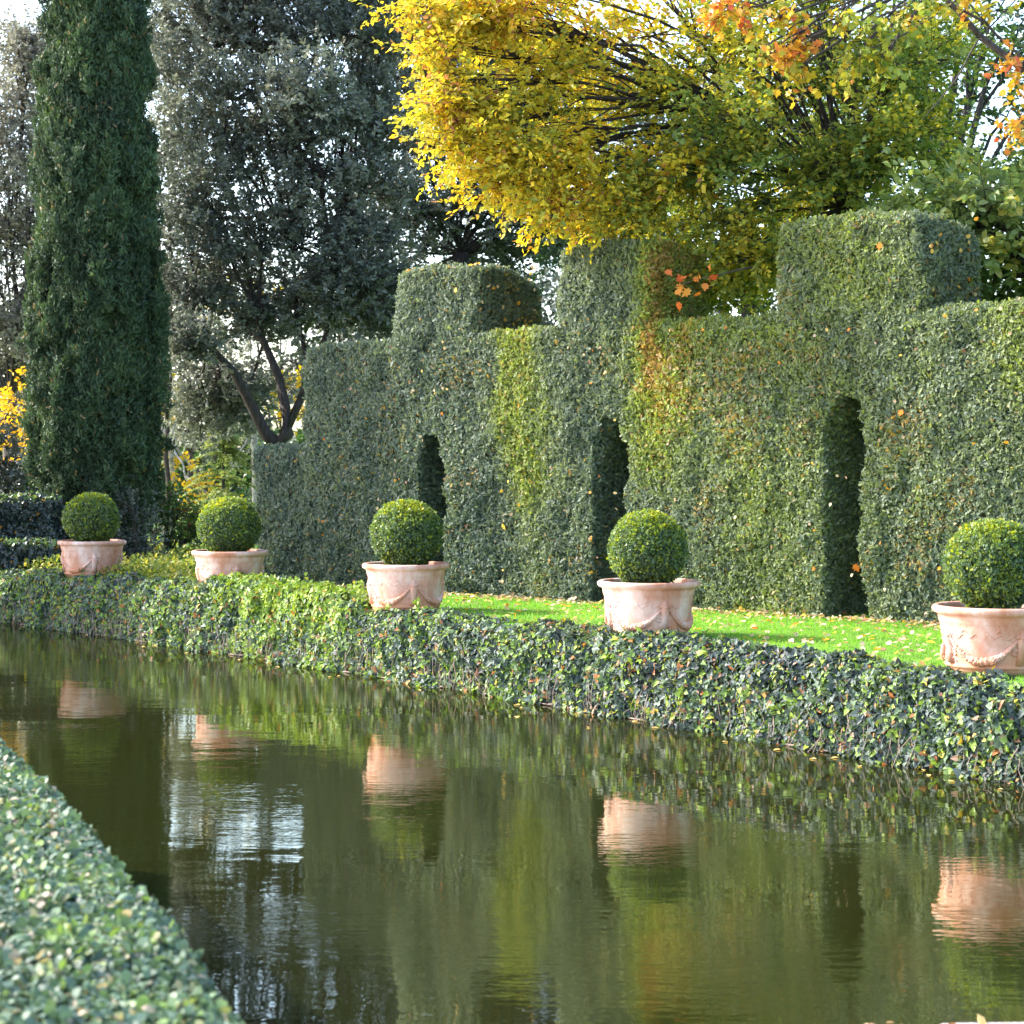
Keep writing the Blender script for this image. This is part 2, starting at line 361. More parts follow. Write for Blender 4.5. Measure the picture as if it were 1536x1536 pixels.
def wall_sdf(h):
    b = rbox(h, ((-4.30+13)/2, T/2, (LAWN-.2+4.42)/2), ((13+4.30)/2, T/2, (4.42-LAWN+.2)/2), .13)
    zt = 4.40 + .012*h[...,0]
    b = np.maximum(b, h[...,2]-zt)
    return np.maximum(b, -arches(h)) + lump(h)
def mer_sdf(k):
    a, b, zt = MER[k]
    def f(h):
        q = rbox(h, ((a+b)/2, T/2, 4.0), ((b-a)/2, T/2-.02, 1.6), .16)
        top = zt - .10*((h[...,1]-.35)/.6)**2 - .05*((h[...,0]-(a+b)/2)/((b-a)/2))**2
        q = np.maximum(q, h[...,2]-top)
        q = np.maximum(q, 4.36-h[...,2])
        return q + lump(h)
    return f
def step_sdf(h):
    return rbox(h, (-4.85, T/2+.05, (LAWN-.2+2.87)/2), (.62, T/2, (2.87-LAWN+.2)/2), .14) + lump(h)
def W(f): return lambda p: f(toH(p))
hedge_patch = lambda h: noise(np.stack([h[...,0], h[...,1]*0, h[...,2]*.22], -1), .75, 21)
def yew_col(p):
    h = toH(p); s, z = h[...,0], h[...,2]; n = len(p)
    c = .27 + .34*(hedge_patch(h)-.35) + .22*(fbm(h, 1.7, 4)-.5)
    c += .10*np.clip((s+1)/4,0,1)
    # lime stripe: sun patch painted into leaf colour; rust stripe: plant of other colour
    nb = np.clip(.25+1.5*noise(h*np.array([1,1,.6]),2.6,23),0,1.15)
    c += .56*np.clip(nb+.2,0,1.15)*np.exp(-((s-.15-.10*(4-z)-.4*(noise(h,1.2,24)-.5))/.48)**2) * (z<4.6)*np.clip((z-1.2)/1.0,.2,1)
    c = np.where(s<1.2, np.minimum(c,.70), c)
    c += .60*nb*np.exp(-((s-2.62+.05*(4-z)-.45*(noise(h,1.3,25)-.5))/.50)**2)*np.clip((z-1.9)/1.2,0,1)
    c += .05*np.exp(-((s-3.6)/.8)**2)*(z>2.5)
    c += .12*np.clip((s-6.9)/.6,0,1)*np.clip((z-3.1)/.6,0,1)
    c -= .14*np.clip((-s-.8)/1.8,0,1)  # left end bluer and darker: tree shade put into the colour
    c += rng.normal(0,.10,n)
    r = rng.random(n); br = np.clip((fbm(h, 1.3, 17)-.60)*5,0,1)*.22*np.clip((s+4)/4,.25,1)+.012
    c = np.where(r<br, rng.uniform(.86,1,n), np.clip(c,.02,.92))
    return c
yew = empty('yew_hedge', H(3,0.,LAWN).tolist(), 'tall clipped grey green yew hedge with arched openings and raised square battlements behind the lawn', 'hedge')
yew_inv = np.array(yew.location)
def yew_part(name, f, slo, shi, dens, label=None, flush_only=False):
    # sample in hedge coordinates
    pts = shell_points(f, slo, shi, dens, -.10, .035, keep=lambda h: np.where((h[:,1]>.35)&(f(h)>-.5)&(h[:,2]<4.2)&(arches(h)>.35), .30, 1.0))
    w = HO + pts[:,:1]*HA + pts[:,1:2]*HN + pts[:,2:]*np.array([0,0,1.])
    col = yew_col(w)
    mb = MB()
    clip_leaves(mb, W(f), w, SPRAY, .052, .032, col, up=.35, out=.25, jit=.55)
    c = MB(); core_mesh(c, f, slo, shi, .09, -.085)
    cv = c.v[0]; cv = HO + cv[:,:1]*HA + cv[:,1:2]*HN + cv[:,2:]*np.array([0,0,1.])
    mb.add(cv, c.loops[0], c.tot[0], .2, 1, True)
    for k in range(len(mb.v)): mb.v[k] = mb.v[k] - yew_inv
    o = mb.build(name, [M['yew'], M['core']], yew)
    if label: o['label'] = label
    return o
D = 52000
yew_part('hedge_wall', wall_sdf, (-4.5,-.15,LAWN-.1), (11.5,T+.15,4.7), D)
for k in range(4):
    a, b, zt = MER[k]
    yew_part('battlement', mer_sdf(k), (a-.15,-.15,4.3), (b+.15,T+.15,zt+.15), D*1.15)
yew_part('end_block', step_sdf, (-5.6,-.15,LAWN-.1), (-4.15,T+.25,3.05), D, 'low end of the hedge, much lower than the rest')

# dry leaves caught on the hedge: one by one the conspicuous ones
def stuck(px, py, col, size, label, dback=0.0, cat='leaf'):
    # intersect the sight line with the hedge face (d = dback)
    dirv = P(px, py, 1.0) - np.array([0,0,CAMZ]); o = np.array([0,0,CAMZ])
    t = (dback - ((o-HO)@HN)) / (dirv@HN); p = o + dirv*t - HN*.03
    m = MB(); a = rng.normal(0,.5,3)
    m.leaves(MAPLE, np.zeros((1,3)), np.array([[a[0],.1*a[1],-.6+.6*a[2]]]), np.array([-HN+rng.normal(0,.3,3)]), size, size*1.0, col)
    ob = m.build('fallen_leaf', M['litter']); ob.location = Vector(p.tolist()); tag(ob, label, cat, 'single autumn leaves caught on the hedge')
stuck(756, 786, .8, .11, 'large yellow leaf caught low on the hedge face, right of the middle pot')
stuck(587, 517, 1.0, .10, 'orange leaf on the left shoulder of the hedge below the first battlement')
stuck(1284, 847, 1.0, .11, 'dark orange leaf caught inside the right arched opening', .12)
stuck(1355, 615, .95, .09, 'orange brown leaf on the hedge to the right of the open arch')
stuck(1418, 472, .8, .10, 'yellow leaf on the hedge top beside the tallest battlement')
stuck(686, 432, .8, .08, 'small golden leaf on the upper front of the leftmost battlement')
stuck(1322, 365, .97, .09, 'orange leaf near the top of the tallest battlement')
# scatter of small ones on the leftmost battlement's flat top and everywhere else
mb = MB()
n = 260; s = rng.uniform(-4, 8, n); z = LAWN + .1 + rng.random(n)**1.1*3.5
mb.leaves(OVAL, H(s, -.05+0*s, z), rng.normal(0,1,(n,3)), -HN+rng.normal(0,.5,(n,3)), rng.uniform(.03,.065,n), .045, rng.uniform(.0,1,n))
n = 60; s = rng.uniform(-2.2,-.75,n); dd = rng.uniform(.0,1.2,n)
mb.leaves(OVAL, H(s, dd, 5.43-.10*((dd-.35)/.6)**2), rng.normal(0,1,(n,3))*np.array([1,1,.3]), np.array([0,0,1])+rng.normal(0,.5,(n,3)), rng.uniform(.05,.09,n), .06, rng.uniform(.5,1,n))
n = 40; z = 4.5+rng.random(n)*.95; dd = rng.uniform(.05,1.25,n)
mb.leaves(OVAL, H(-.64+0*dd, dd, z), rng.normal(0,1,(n,3)), HA+rng.normal(0,.5,(n,3)), rng.uniform(.04,.08,n), .05, rng.uniform(.5,1,n))
n = 25; z = 4.6+rng.random(n)*.95; dd = rng.uniform(.05,1.25,n)
mb.leaves(OVAL, H(6.47+0*dd, dd, z), rng.normal(0,1,(n,3)), HA+rng.normal(0,.5,(n,3)), rng.uniform(.05,.08,n), .06, rng.uniform(.7,1,n))
tag(mb.build('hedge_litter', M['litter']), 'countless small dry brown and orange leaves stuck in the yew hedge', 'leaves', kind='stuff')
# litter on the lawn, drifted against the hedge foot
mb = MB(); n = 900; s = rng.uniform(-4,8,n)
mb.leaves(OVAL, H(s,-.08-rng.random(n)**2*.6,LAWN+.03+0*s), rng.normal(0,1,(n,3))*np.array([1,1,.25]), np.array([0,0,1])+rng.normal(0,.35,(n,3)), rng.uniform(.03,.08,n), .05, np.clip(rng.normal(.35,.25,n),0,1))
n = 1500
X = rng.uniform(-3, 7, n); off = .5 + rng.random(n)*4.5
pos = np.stack([X, bank(X), 0*X+LAWN+.035], -1) + np.array([.7,.72,0])*off[:,None]
mb.leaves(OVAL, pos, rng.normal(0,1,(n,3))*np.array([1,1,.25]), np.array([0,0,1])+rng.normal(0,.35,(n,3)), rng.uniform(.04,.11,n), rng.uniform(.03,.08,n), np.clip(rng.normal(.55,.22,n),0,1))
tag(mb.build('leaf_litter', M['litter']), 'dry beige and orange leaves strewn over the bright lawn', 'leaves', kind='stuff')

# ================================================================== IVY BANK
def ivy_top(X):
    # height of the ivy's crest above water along the bank
    xp = [-16,-8.6,-6.5,-4.8,-4.2,-3.4,-2.4,-1.6,-.9,0,1.5,3,4.2,8]
    zp = [.76,.76,.80,.84,.93,.99,.96,.80,.75,.77,.77,.78,.75,.75]
    return np.interp(X, xp, zp)
def ivy_local(p):
    Yb = bank(p[...,0])
    back = (p[...,1]-Yb)*.605          # perpendicular distance behind the water's edge
    return back
def ivy_sdf(p):
    b = ivy_local(p); zt = ivy_top(p[...,0]); z = p[...,2]
    wd = .40
    q0 = np.abs(b-.24-.10*np.clip(z/1.0,0,1)) - (wd/2+.06-.14); q1 = np.abs(z-zt/2+.2) - (zt/2+.2-.14)
    q = np.stack([q0,q1],-1)
    d = np.linalg.norm(np.maximum(q,0),axis=-1)+np.minimum(q.max(-1),0)-.14
    return d + .24*(fbm(p,1.6,31)-.5) + .16*(noise(p,5,33)-.5)
ivy = empty('ivy_bank', (0, float(bank(0.)), 0), 'long low bank of mixed green, grey and lime ivy trailing down to the pond edge', 'ivy')
off0 = np.array(ivy.location)
def ivy_col(p):
    n = len(p); X = p[:,0]
    lime = np.exp(-((X+3.2)/1.25)**2)*np.clip((p[:,2]-.15)/.6,.35,1)
    c = .38 + .30*(fbm(p,.9,35)-.5) + .34*(noise(p,3,36)-.5) + .40*lime + rng.normal(0,.19,n)
    c -= .13*np.clip((X+.5)/2,0,1)
    r = rng.random(n)
    c = np.where(r<.13, rng.uniform(.62,.86,n), np.clip(c,.02,.84))
    c = np.where(r>.94, rng.uniform(.88,1,n), c)
    return c
mb = MB()
for X0, X1, dens in ((-15,-8.8,6000),(-8.8,5.2,42000),(5.2,9,8000)):
    lo = (X0, float(bank(X1))-.6, -.02); hi = (X1, float(bank(X0))+1.8, 1.5)
    nseg = max(1,int((X1-X0)/1.0))
    for k in range(nseg):
        a = X0+(X1-X0)*k/nseg; b = X0+(X1-X0)*(k+1)/nseg
        pts = shell_points(ivy_sdf, (a,float(bank(b))-.4,-.01), (b,float(bank(a))+1.3,1.4), dens, -.10, .05)
        clip_leaves(mb, ivy_sdf, pts-off0*0, IVY, .051, .049, ivy_col(pts), up=-.35, out=.5, jit=.6, lay=.5)
# sprouting shoots over the lime stretch
for k in range(130):
    X = rng.normal(-3.0,1.1) if k<95 else rng.uniform(-8,4.5); b = rng.uniform(.1,.45)
    p0 = np.array([X,bank(X)+b/.605,ivy_top(X)-.03]); hgt = rng.uniform(.05,.17)*(1.5 if k<10 else 1)
    m = rng.integers(5,12); t = rng.random(m)
    pp = p0 + np.stack([rng.normal(0,.03,m), rng.normal(0,.03,m), t*hgt],-1)
    mb.leaves(IVY, pp, rng.normal(0,1,(m,3))+np.array([0,0,.3]), rng.normal(0,.6,(m,3))+np.array([0,-.5,.5]), .055, .05, np.clip(rng.normal(.76 if k<95 else .5,.08,m),0,.86))
for (X0,b0,z0,hh,m) in ((-1.15,.30,.72,.28,16),(-1.95,.30,.85,.30,40),(-2.1,.35,.85,.20,40),(-3.9,.3,.95,.14,50),(-4.3,.3,.9,.12,40)):
    t = rng.random(m); pp = np.array([X0,bank(X0)+b0/.605,z0])+np.stack([rng.normal(0,.05+.08*(m>20),m)*(1-t*.6),rng.normal(0,.05,m),t*hh],-1)
    mb.leaves(IVY, pp, rng.normal(0,1,(m,3)), rng.normal(0,.6,(m,3))+np.array([-.3,-.7,.5]), .058, .054, np.clip(rng.normal(.77,.06,m),0,.86))
mb.v = [v-off0 for v in mb.v]
mb.build('foliage', M['ivy'], ivy)
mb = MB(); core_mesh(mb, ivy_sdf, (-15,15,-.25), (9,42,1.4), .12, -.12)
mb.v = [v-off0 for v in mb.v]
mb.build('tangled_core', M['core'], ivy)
mb = MB()
for k in range(420):        # bare stems hanging into the water
    X = rng.uniform(-8.8,5); z = rng.uniform(.08,.40); o = rng.uniform(-.03,.05)
    p0 = np.array([X,bank(X)+o-.05,z]); p2 = np.array([X+rng.normal(0,.06),bank(X)-rng.uniform(.0,.12),-.02]); p1 = (p0+p2)/2+np.array([rng.normal(0,.03),-.06,.03])
    mb.tube([p0,p1,p2], [.004,.004,.003], 4, cap=False)
for k in range(60):         # woody runners lying at the waterline
    X = rng.uniform(-8.5,5); l = rng.uniform(.1,.45)
    a = np.array([X,bank(X)-.04,.012]); b_ = np.array([X+l*.6,bank(X+l*.6)-.03+rng.normal(0,.02),.012+rng.random()*.02])
    mb.tube([a,(a+b_)/2+np.array([0,-.02,.005]),b_], [.007,.008,.004], 5)
mb.v = [v-off0 for v in mb.v]
mb.build('stems', M['vine'], ivy)

# ================================================================== NEAR HEDGE
def near_sdf(p):
    Y = p[...,1]; edge = -.66 - (Y-5.2)*.3767 + .05*np.sin(np.clip((Y-5.2)/5.15,0,1)*math.pi)
    c = edge-.85; q0 = np.abs((p[...,0]-c)*.936)-(.80-.16); q1 = np.abs(p[...,2]-.55)-(.66-.16); q2 = np.abs(Y-8.4)-(5.0-.16)
    q = np.stack([q0,q1,q2],-1)
    return np.linalg.norm(np.maximum(q,0),axis=-1)+np.minimum(q.max(-1),0)-.16 + .05*(fbm(p,1.5,41)-.5)+.03*(noise(p,6,42)-.5)
nh = empty('clipped_hedge', (-1.9,7.5,.05), 'blurred near hedge of small oval blue green leaves filling the lower left corner', 'hedge')
off0 = np.array(nh.location)
pts = shell_points(near_sdf, (-6,3.2,.0), (.4,13.6,1.4), 130000, -.05, .022, keep=lambda p: np.where((p[:,2]>.75)&(p[:,0]>-.30*p[:,1])&(p[:,0]<.1), 1.0, .10))
mb = MB()
cl = fbm(pts,3.0,44)
c = .12+.70*(cl-.15)+rng.normal(0,.16,len(pts)); r = rng.random(len(pts)); c = np.where(r>.90, rng.uniform(.84,1,len(pts)), np.clip(c,.02,.86))
clip_leaves(mb, near_sdf, pts, ROUND, .027, .020, c, up=.25, out=.25, jit=.7, lay=.8)
n = 14      # taller soft shoots
for k in range(n):
    Y = rng.uniform(5.5,10); X = -.71-(Y-5.2)*.3767-rng.uniform(0.05,.7); m = 16
    pp = np.array([X,Y,1.20])+rng.normal(0,.022,(m,3))+np.stack([0*np.arange(m),0*np.arange(m),rng.random(m)*.06],-1)
    mb.leaves(OVAL, pp, rng.normal(0,1,(m,3))+np.array([0,0,.6]), rng.normal(0,.5,(m,3))+np.array([0,0,.8]), .036,.026, rng.uniform(.7,.85,m))
mb.v = [v-off0 for v in mb.v]; mb.build('foliage', M['nearhedge'], nh)
mb = MB(); core_mesh(mb, near_sdf, (-6,3.2,.0), (.4,13.6,1.4), .08, -.055); mb.v = [v-off0 for v in mb.v]; mb.build('twig_core', M['core'], nh)

# ================================================================== POTS AND BOX BALLS
def make_pot():
    r = empty('terracotta_pot', (0,0,0), 'x', 'pot', 'terracotta pots in a row along the ivy bank')
    def body_r(z): return np.interp(z, [0,.05,.06,.075,.09,.43,.445,.46,.50], [.415,.42,.435,.437,.424,.478,.485,.49,.497])
    zs = [0,.045,.052,.06,.075,.085,.092,.15,.2,.25,.3,.35,.40,.428,.436,.446,.456,.462,.50]
    m = MB(); m.lathe([(0.01,0.)]+[(float(body_r(z)),z) for z in zs], 72); body = m.build('body', M['terracotta'], r)
    m = MB(); m.lathe([(.497,.500),(.502,.512),(.515,.522),(.533,.530),(.545,.543),(.55,.56),(.547,.577),(.538,.589),(.522,.595),(.505,.594),(.492,.586),(.486,.57),(.484,.47)], 72)
    m.build('rim', M['terracotta'], r)
    m = MB(); a = np.arange(40)/40*2*math.pi; rr = [0.001,.15,.3,.42,.486]
    m.lathe([(q, .552+.010*math.sin(9*q)) for q in rr], 40); m.build('soil', M['soil'], r)
    A0 = math.radians(-90+17)
    ros = [A0+k*math.pi/2 for k in range(4)]
    def on(a, z, out=0.0):
        R = body_r(z)+out; return np.stack([R*np.cos(a), R*np.sin(a), z+0*a],-1)
    for k in range(4):
        a0, a1 = ros[k], ros[k]+math.pi/2
        t = np.linspace(0,1,60); a = a0+(a1-a0)*(.05+.9*t); z = .32-.20*(1-(2*t-1)**2)
        m = MB(); rad = .010+.030*np.sin(t*math.pi)**1.2
        path = on(a,z,.004); m.tube(path, rad*(1+.10*np.sin(t*90)), 10)
        for q in range(90):       # leafage of the garland
            u = rng.uniform(.04,.96); aa = a0+(a1-a0)*(.05+.9*u); zz = .32-.20*(1-(2*u-1)**2)
            R = .010+.030*math.sin(u*math.pi)**1.2; ph = rng.uniform(0,2*math.pi)
            c = on(np.array(aa),np.array(zz),.006+R*.8*abs(math.cos(ph)))+np.array([0,0,R*.85*math.sin(ph)])
            rr_ = .007+.006*math.sin(u*math.pi)
            m.tube([c-np.array([0,0,rr_]),c-np.array([0,0,rr_*.5]),c+np.array([0,0,rr_*.5]),c+np.array([0,0,rr_])],[rr_*.3,rr_,rr_,rr_*.3],6)
        m.build('garland', M['terracotta'], body)
        # mask and hanging pendant
        m = MB(); a_ = ros[k]
        tng = np.array([-math.sin(a_), math.cos(a_),0]); o_ = np.array([math.cos(a_),math.sin(a_),0])
        def blob(u,z,R,zr=1.0,out=.0):
            c = on(np.array(a_),np.array(z),out)+tng*u
            th = np.linspace(-1,1,7); m.tube([c+np.array([0,0,R*zr*s_]) for s_ in th],[R*math.sqrt(max(.02,1-s_*s_)) for s_ in th],9)
        m.tube([on(np.array(a_),np.array(z_),-.012) for z_ in (.10,.2,.3,.41)], [.05,.04,.055,.02], 8)
        blob(0,.335,.040,.8,.0); blob(-.032,.345,.022,.8); blob(.032,.345,.022,.8); blob(0,.375,.016,1.2); blob(0,.318,.016,.7,.022)
        blob(-.05,.332,.014,.7); blob(.05,.332,.014,.7); blob(0,.40,.012)
        for q in range(34):
            zz = rng.uniform(.11,.29); blob(rng.normal(0,.02+.28*(.30-zz)), zz, rng.uniform(.006,.012), rng.uniform(.6,1.4), -.002)
        m.build('mask_relief', M['terracotta'], body)
        # ribbons
        for sgn in (-1,1):
            t = np.linspace(0,1,40); a = a_+sgn*(.10+.58*t); z = .335+.020*np.sin(t*14)*(1-.3*t)+.015*t
            m = MB(); m.tube(on(a,z,.0015), .0062-.002*t, 6)
            c = on(np.array(a_+sgn*.45), np.array(.395)); 
            t2 = np.linspace(-1,1,14); m.tube(on(a_+sgn*(.45+.06*t2), .385+.014*np.cos(t2*2.4), .001), .005, 6)
            m.build('ribbon', M['terracotta'], body)
    return r
POTS = [(138,32.3,'leftmost terracotta pot, orange stained, in front of the tall cypress'),
        (345,28.7,'terracotta pot half sunk behind the bright lime ivy shoots'),
        (609,25.1,'sunlit terracotta pot with an ivy shoot climbing its front, in front of the left arch'),
        (973,21.45,'pale pink terracotta pot on the lawn edge near the centre arch'),
        (1492,17.8,'largest nearest terracotta pot, cut by the right edge of the view')]
BALLS = [(.435,'small round clipped box ball in the leftmost pot beside the cypress'),
         (.432,'clipped box ball with lime rim standing before the dark low end of the yew hedge'),
         (.432,'clipped box ball in front of the left arch of the hedge, yellow at its top'),
         (.405,'clipped box ball with two whitish leaves on its top, in the pale pink pot'),
         (.40,'nearest clipped box ball, very yellow on top, at the right edge')]
pot0 = make_pot()
pot_xyz = []
for k,(px,Y,lab) in enumerate(POTS):
    o = pot0 if k==0 else copy_tree(pot0)
    x = (px-768)*Y/F; o.location = (x,Y,LAWN); o['label'] = lab; pot_xyz.append((x,Y)); o.rotation_euler = (0,0,[.0,.05,-.03,.02,.0][k])
def ball_sdf(p):
    q = p-np.array([0,0,.40]); q = q*np.array([1,1,1.02+.0])
    return np.linalg.norm(q,axis=-1)-.41 + .06*(fbm(p,4,51)-.5)+.03*(noise(p,14,52)-.5)
def make_ball():
    r = empty('boxwood_ball', (0,0,0), 'x', 'topiary', 'clipped box balls growing in the terracotta pots')
    pts = shell_points(ball_sdf, (-.5,-.5,-.02), (.5,.5,.9), 110000, -.055, .02)
    n = len(pts); g = grad(ball_sdf, pts)
    c = .30+.50*(fbm(pts,7,53)-.35)+.62*np.clip(g[:,2]-.15,0,1)**1.1*rng.random(n)**.35+rng.normal(0,.16,n)   # crown yellowed: sun's rim light put into the leaf colour
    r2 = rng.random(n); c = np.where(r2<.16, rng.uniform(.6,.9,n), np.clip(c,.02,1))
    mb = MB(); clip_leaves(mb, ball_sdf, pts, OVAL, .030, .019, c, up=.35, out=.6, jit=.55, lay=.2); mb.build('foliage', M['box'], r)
    mb = MB(); core_mesh(mb, ball_sdf, (-.5,-.5,-.02), (.5,.5,.9), .05, -.05); mb.build('twig_core', M['core'], r)
    mb = MB(); mb.tube([(0,0,-.06),(0.01,0,.05),(0,0,.3)], [.03,.028,.02], 7)
    for k in range(7):
        a = k*.9; mb.tube([(0,0,-.02),(.08*math.cos(a),.08*math.sin(a),.05),(.2*math.cos(a),.2*math.sin(a),.16)], [.014,.012,.008], 5)
    mb.build('stem', M['bark'], r)
    return r
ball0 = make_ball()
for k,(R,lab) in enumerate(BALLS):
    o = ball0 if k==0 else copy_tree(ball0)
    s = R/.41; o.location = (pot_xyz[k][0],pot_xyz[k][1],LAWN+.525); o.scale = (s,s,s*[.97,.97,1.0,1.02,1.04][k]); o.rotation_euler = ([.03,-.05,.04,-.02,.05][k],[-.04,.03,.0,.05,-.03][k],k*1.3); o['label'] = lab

# ================================================================== TREES
def limb_path(a, b, sag=.12, n=9, wob=.05):
    a = np.asarray(a,float); b = np.asarray(b,float); t = np.linspace(0,1,n)[:,None]
    L = np.linalg.norm(b-a)
    p = a+(b-a)*t + np.array([0,0,sag*L])*np.sin(t*math.pi)
    w = rng.normal(0,wob*L*.35,(n,3)); w[0]=0; w[-1]=0; w = (w+np.roll(w,1,0))/2; w[0]=0
    return p+w
def tree(name, label, cat, base, hub, blobs, mat, bark, tmpl=OVAL, leaf=(.07,.04), sub=14, twigs=9, lpt=12, trunk_r=.16, group=None,
         twig_len=.45, spread=.33, droop=0., flat=.0, extra=(), limb_r=.07, trunk_pts=None, outward=.8, shell=.45, jit=.45, crown_name='crown', sz_=.75):
    """blobs: (centre, radii, density, colour) - a limb runs to each blob, sub-branches fan out from its centre, leafy twigs from those"""
    base = np.asarray(base,float); hub = np.asarray(hub,float)
    r = empty(name, base.tolist(), label, cat, group)
    br = MB(); lf = MB()
    tp = limb_path(base, hub, 0, 9, .03) if trunk_pts is None else np.asarray(trunk_pts,float)
    br.tube(tp-base, np.linspace(trunk_r*1.15, trunk_r*.8, len(tp)), 10)
    for path, r0, r1 in extra: 
        br.tube(np.asarray(path)-base, np.linspace(r0,r1,len(path)), 7)
    S=[];Dd=[];C=[];Ln=[];TP=[]
    for b in blobs:
        c, rad, dens, col = b[:4]
        c = np.asarray(c,float); rad = np.asarray(rad,float)
        st = hub if len(b)<5 else np.asarray(b[4],float)
        lp = limb_path(st, c, .06, 9, .06); br.tube(lp-base, np.linspace(limb_r, .018, len(lp)), 6)
        ns = max(3,int(sub*dens))
        u = nz(rng.normal(0,1,(ns,3))); rr = shell+(1-shell)*rng.random(ns)**.5
        sc = c + u*rad*rr[:,None]
        od = nz(c-st)
        for k in range(ns):
            q = lp[rng.integers(5,9)]
            br.tube(limb_path(q, sc[k], .04, 5, .08)-base, np.linspace(.016,.006,5), 4, cap=False)
            d0 = nz((sc[k]-c)/np.maximum(rad,.01)*.5 + od*outward*.5 + np.array([0,0,.15+droop]))
            m = max(2,int(twigs*rng.uniform(.6,1.4)))
            s = sc[k]+rng.normal(0,spread,(m,3))*np.array([1,1,sz_])
            d = nz(d0*outward + rng.normal(0,.6,(m,3)) + np.array([0,0,droop]))
            TP.append(np.tile(sc[k],(m,1))); S.append(s); Dd.append(d); C.append(np.full(m, col)+rng.normal(0,.10)); Ln.append(twig_len*rng.uniform(.6,1.3,m))
    TP=np.concatenate(TP);S=np.concatenate(S);Dd=np.concatenate(Dd);C=np.concatenate(C);Ln=np.concatenate(Ln); m=len(S)
    # twig stems
    for k in rng.permutation(m)[:int(m*.45)]:
        br.tube([TP[k]-base, S[k]-base+Dd[k]*Ln[k]*.2, S[k]-base+Dd[k]*Ln[k]+np.array([0,0,-.02])], [.006,.005,.003], 3, cap=False)
    t = (np.arange(lpt)+.5)/lpt
    side = np.where(np.arange(lpt)%2==0, 1., -1.)
    hz = nz(np.cross(Dd, np.array([0,0,1.])+rng.normal(0,.25,(m,3))))
    pos = S[:,None]+Dd[:,None]*(Ln[:,None]*t[None])[...,None] + rng.normal(0,.012,(m,lpt,3))
    d = Dd[:,None]*.6 + hz[:,None]*side[None,:,None]*.8 + rng.normal(0,jit,(m,lpt,3)) + np.array([0,0,-.10])
    nrm = np.cross(np.broadcast_to(hz[:,None],d.shape), np.broadcast_to(Dd[:,None],d.shape))*(.5+flat) + rng.normal(0,.5*(1-flat*.6),d.shape)
    n = m*lpt
    C = C - 0.
    col = (C[:,None]+rng.normal(0,.12,(m,lpt))).ravel()
    sz = rng.uniform(.7,1.25,n)
    lf.leaves(tmpl, pos.reshape(-1,3)-base, d.reshape(-1,3), nrm.reshape(-1,3), leaf[0]*sz, leaf[1]*sz, np.clip(col,0,1))
    br.build('trunk', bark, r); lf.build(crown_name, mat, r)
    return r
def B(px,py,Y,rx,ry=None,rz=None,dens=1.,col=.5,hub=None):
    ry = ry or rx; s = Y/F
    b = (P(px,py,Y), (rx*s, (rz if rz else (rx+ry)/2*s), ry*s), dens*max(.5,(rx*ry*s*s)/1.2), col)
    return b if hub is None else b+(hub,)

# ---- yellow hornbeam behind the hedge: many stems fanning from a short trunk
Yh = 27.2
hub = P(1275,310,Yh)
lefth = P(1130,190,Yh)
blobs = []
for px,py,r,dy,c in [(735,30,56,-1.5,.70),(715,125,32,-1.8,.72),(745,190,50,-1.6,.70),(775,95,75,-1.2,.68),(790,215,60,-1.4,.66),(850,45,95,-.6,.74),(870,150,85,-.9,.70),
        (815,262,55,-1.2,.70),(905,245,70,-.9,.66),(955,310,42,-1.0,.64),(985,55,95,0,.68),(1000,165,85,-.3,.58),(760,20,66,-1.5,.78),(930,95,80,.6,.68),
        (1060,95,80,.5,.55)]:
    blobs.append(B(px,py,Yh+dy,r,r*.66,None,1.0,c,lefth))
for px,py,r,dy,c in [(672,10,18,-1.6,.74),(668,70,14,-1.7,.78),(672,165,16,-1.8,.78),(690,222,16,-1.6,.76),(760,272,18,-1.3,.72),(835,308,18,-1.0,.68),(900,322,18,-.9,.66)]:
    blobs.append(B(px,py,Yh+dy,r*1.5,r*.6,None,.5,c,lefth))
for px,py,r,dy,c in [(1075,235,80,-.8,.42),(1140,165,80,.4,.42),(1095,320,62,-.8,.45),(1170,255,75,-.9,.36),(1120,390,42,-.9,.50),(1190,80,85,.6,.42),
        (1290,60,90,.8,.36),(1265,180,70,1.,.36),(1345,175,70,.9,.40),(1320,260,55,-.4,.30),(1215,320,45,.6,.44),(1010,255,50,-.9,.58),(1400,60,70,1.2,.33),
        (1140,430,38,.2,.55),(1350,110,60,1.4,.5),(1230,250,50,1.6,.62),(1020,345,40,.4,.35),(1390,210,60,1.4,.4),(1320,120,60,-1.1,.36),(1120,60,70,-.9,.56),(1230,30,60,-1.0,.46),(1300,210,55,-1.2,.34),(1370,70,60,-.8,.42),(1260,265,48,-1.0,.40),(1110,190,60,-1.3,.50),(1190,360,36,-.3,.45),(1080,420,34,.2,.5)]:
    blobs.append(B(px,py,Yh+dy,r,r*.75,None,.95,c))
for px,py,r,dy,c in [(800,-70,85,-1,.75),(930,-80,100,-.5,.7),(1090,-90,110,0,.6),(1260,-100,110,.4,.45),(1420,-90,110,1,.4),(1000,-210,120,0,.6),(1200,-240,130,.3,.5),(1380,-220,120,.5,.45)]:
    blobs.append(B(px,py,Yh+dy,r,r*.75,None,.7,c))
ex = []
for px,py,r0,dy in [(1085,25,.055,.3),(1120,95,.05,-.2),(1150,-40,.06,.2),(1195,-60,.06,.5),(1225,20,.05,-.1),(1262,-80,.06,.4),(1300,-20,.05,0),(1330,60,.045,.3),(1375,-90,.055,.8),(1170,60,.045,.8),(1060,120,.04,-.5)]:
    ex.append((limb_path(hub+rng.normal(0,.08,3), P(px,py,Yh+dy), .05, 9, .03), r0*.85, .010))
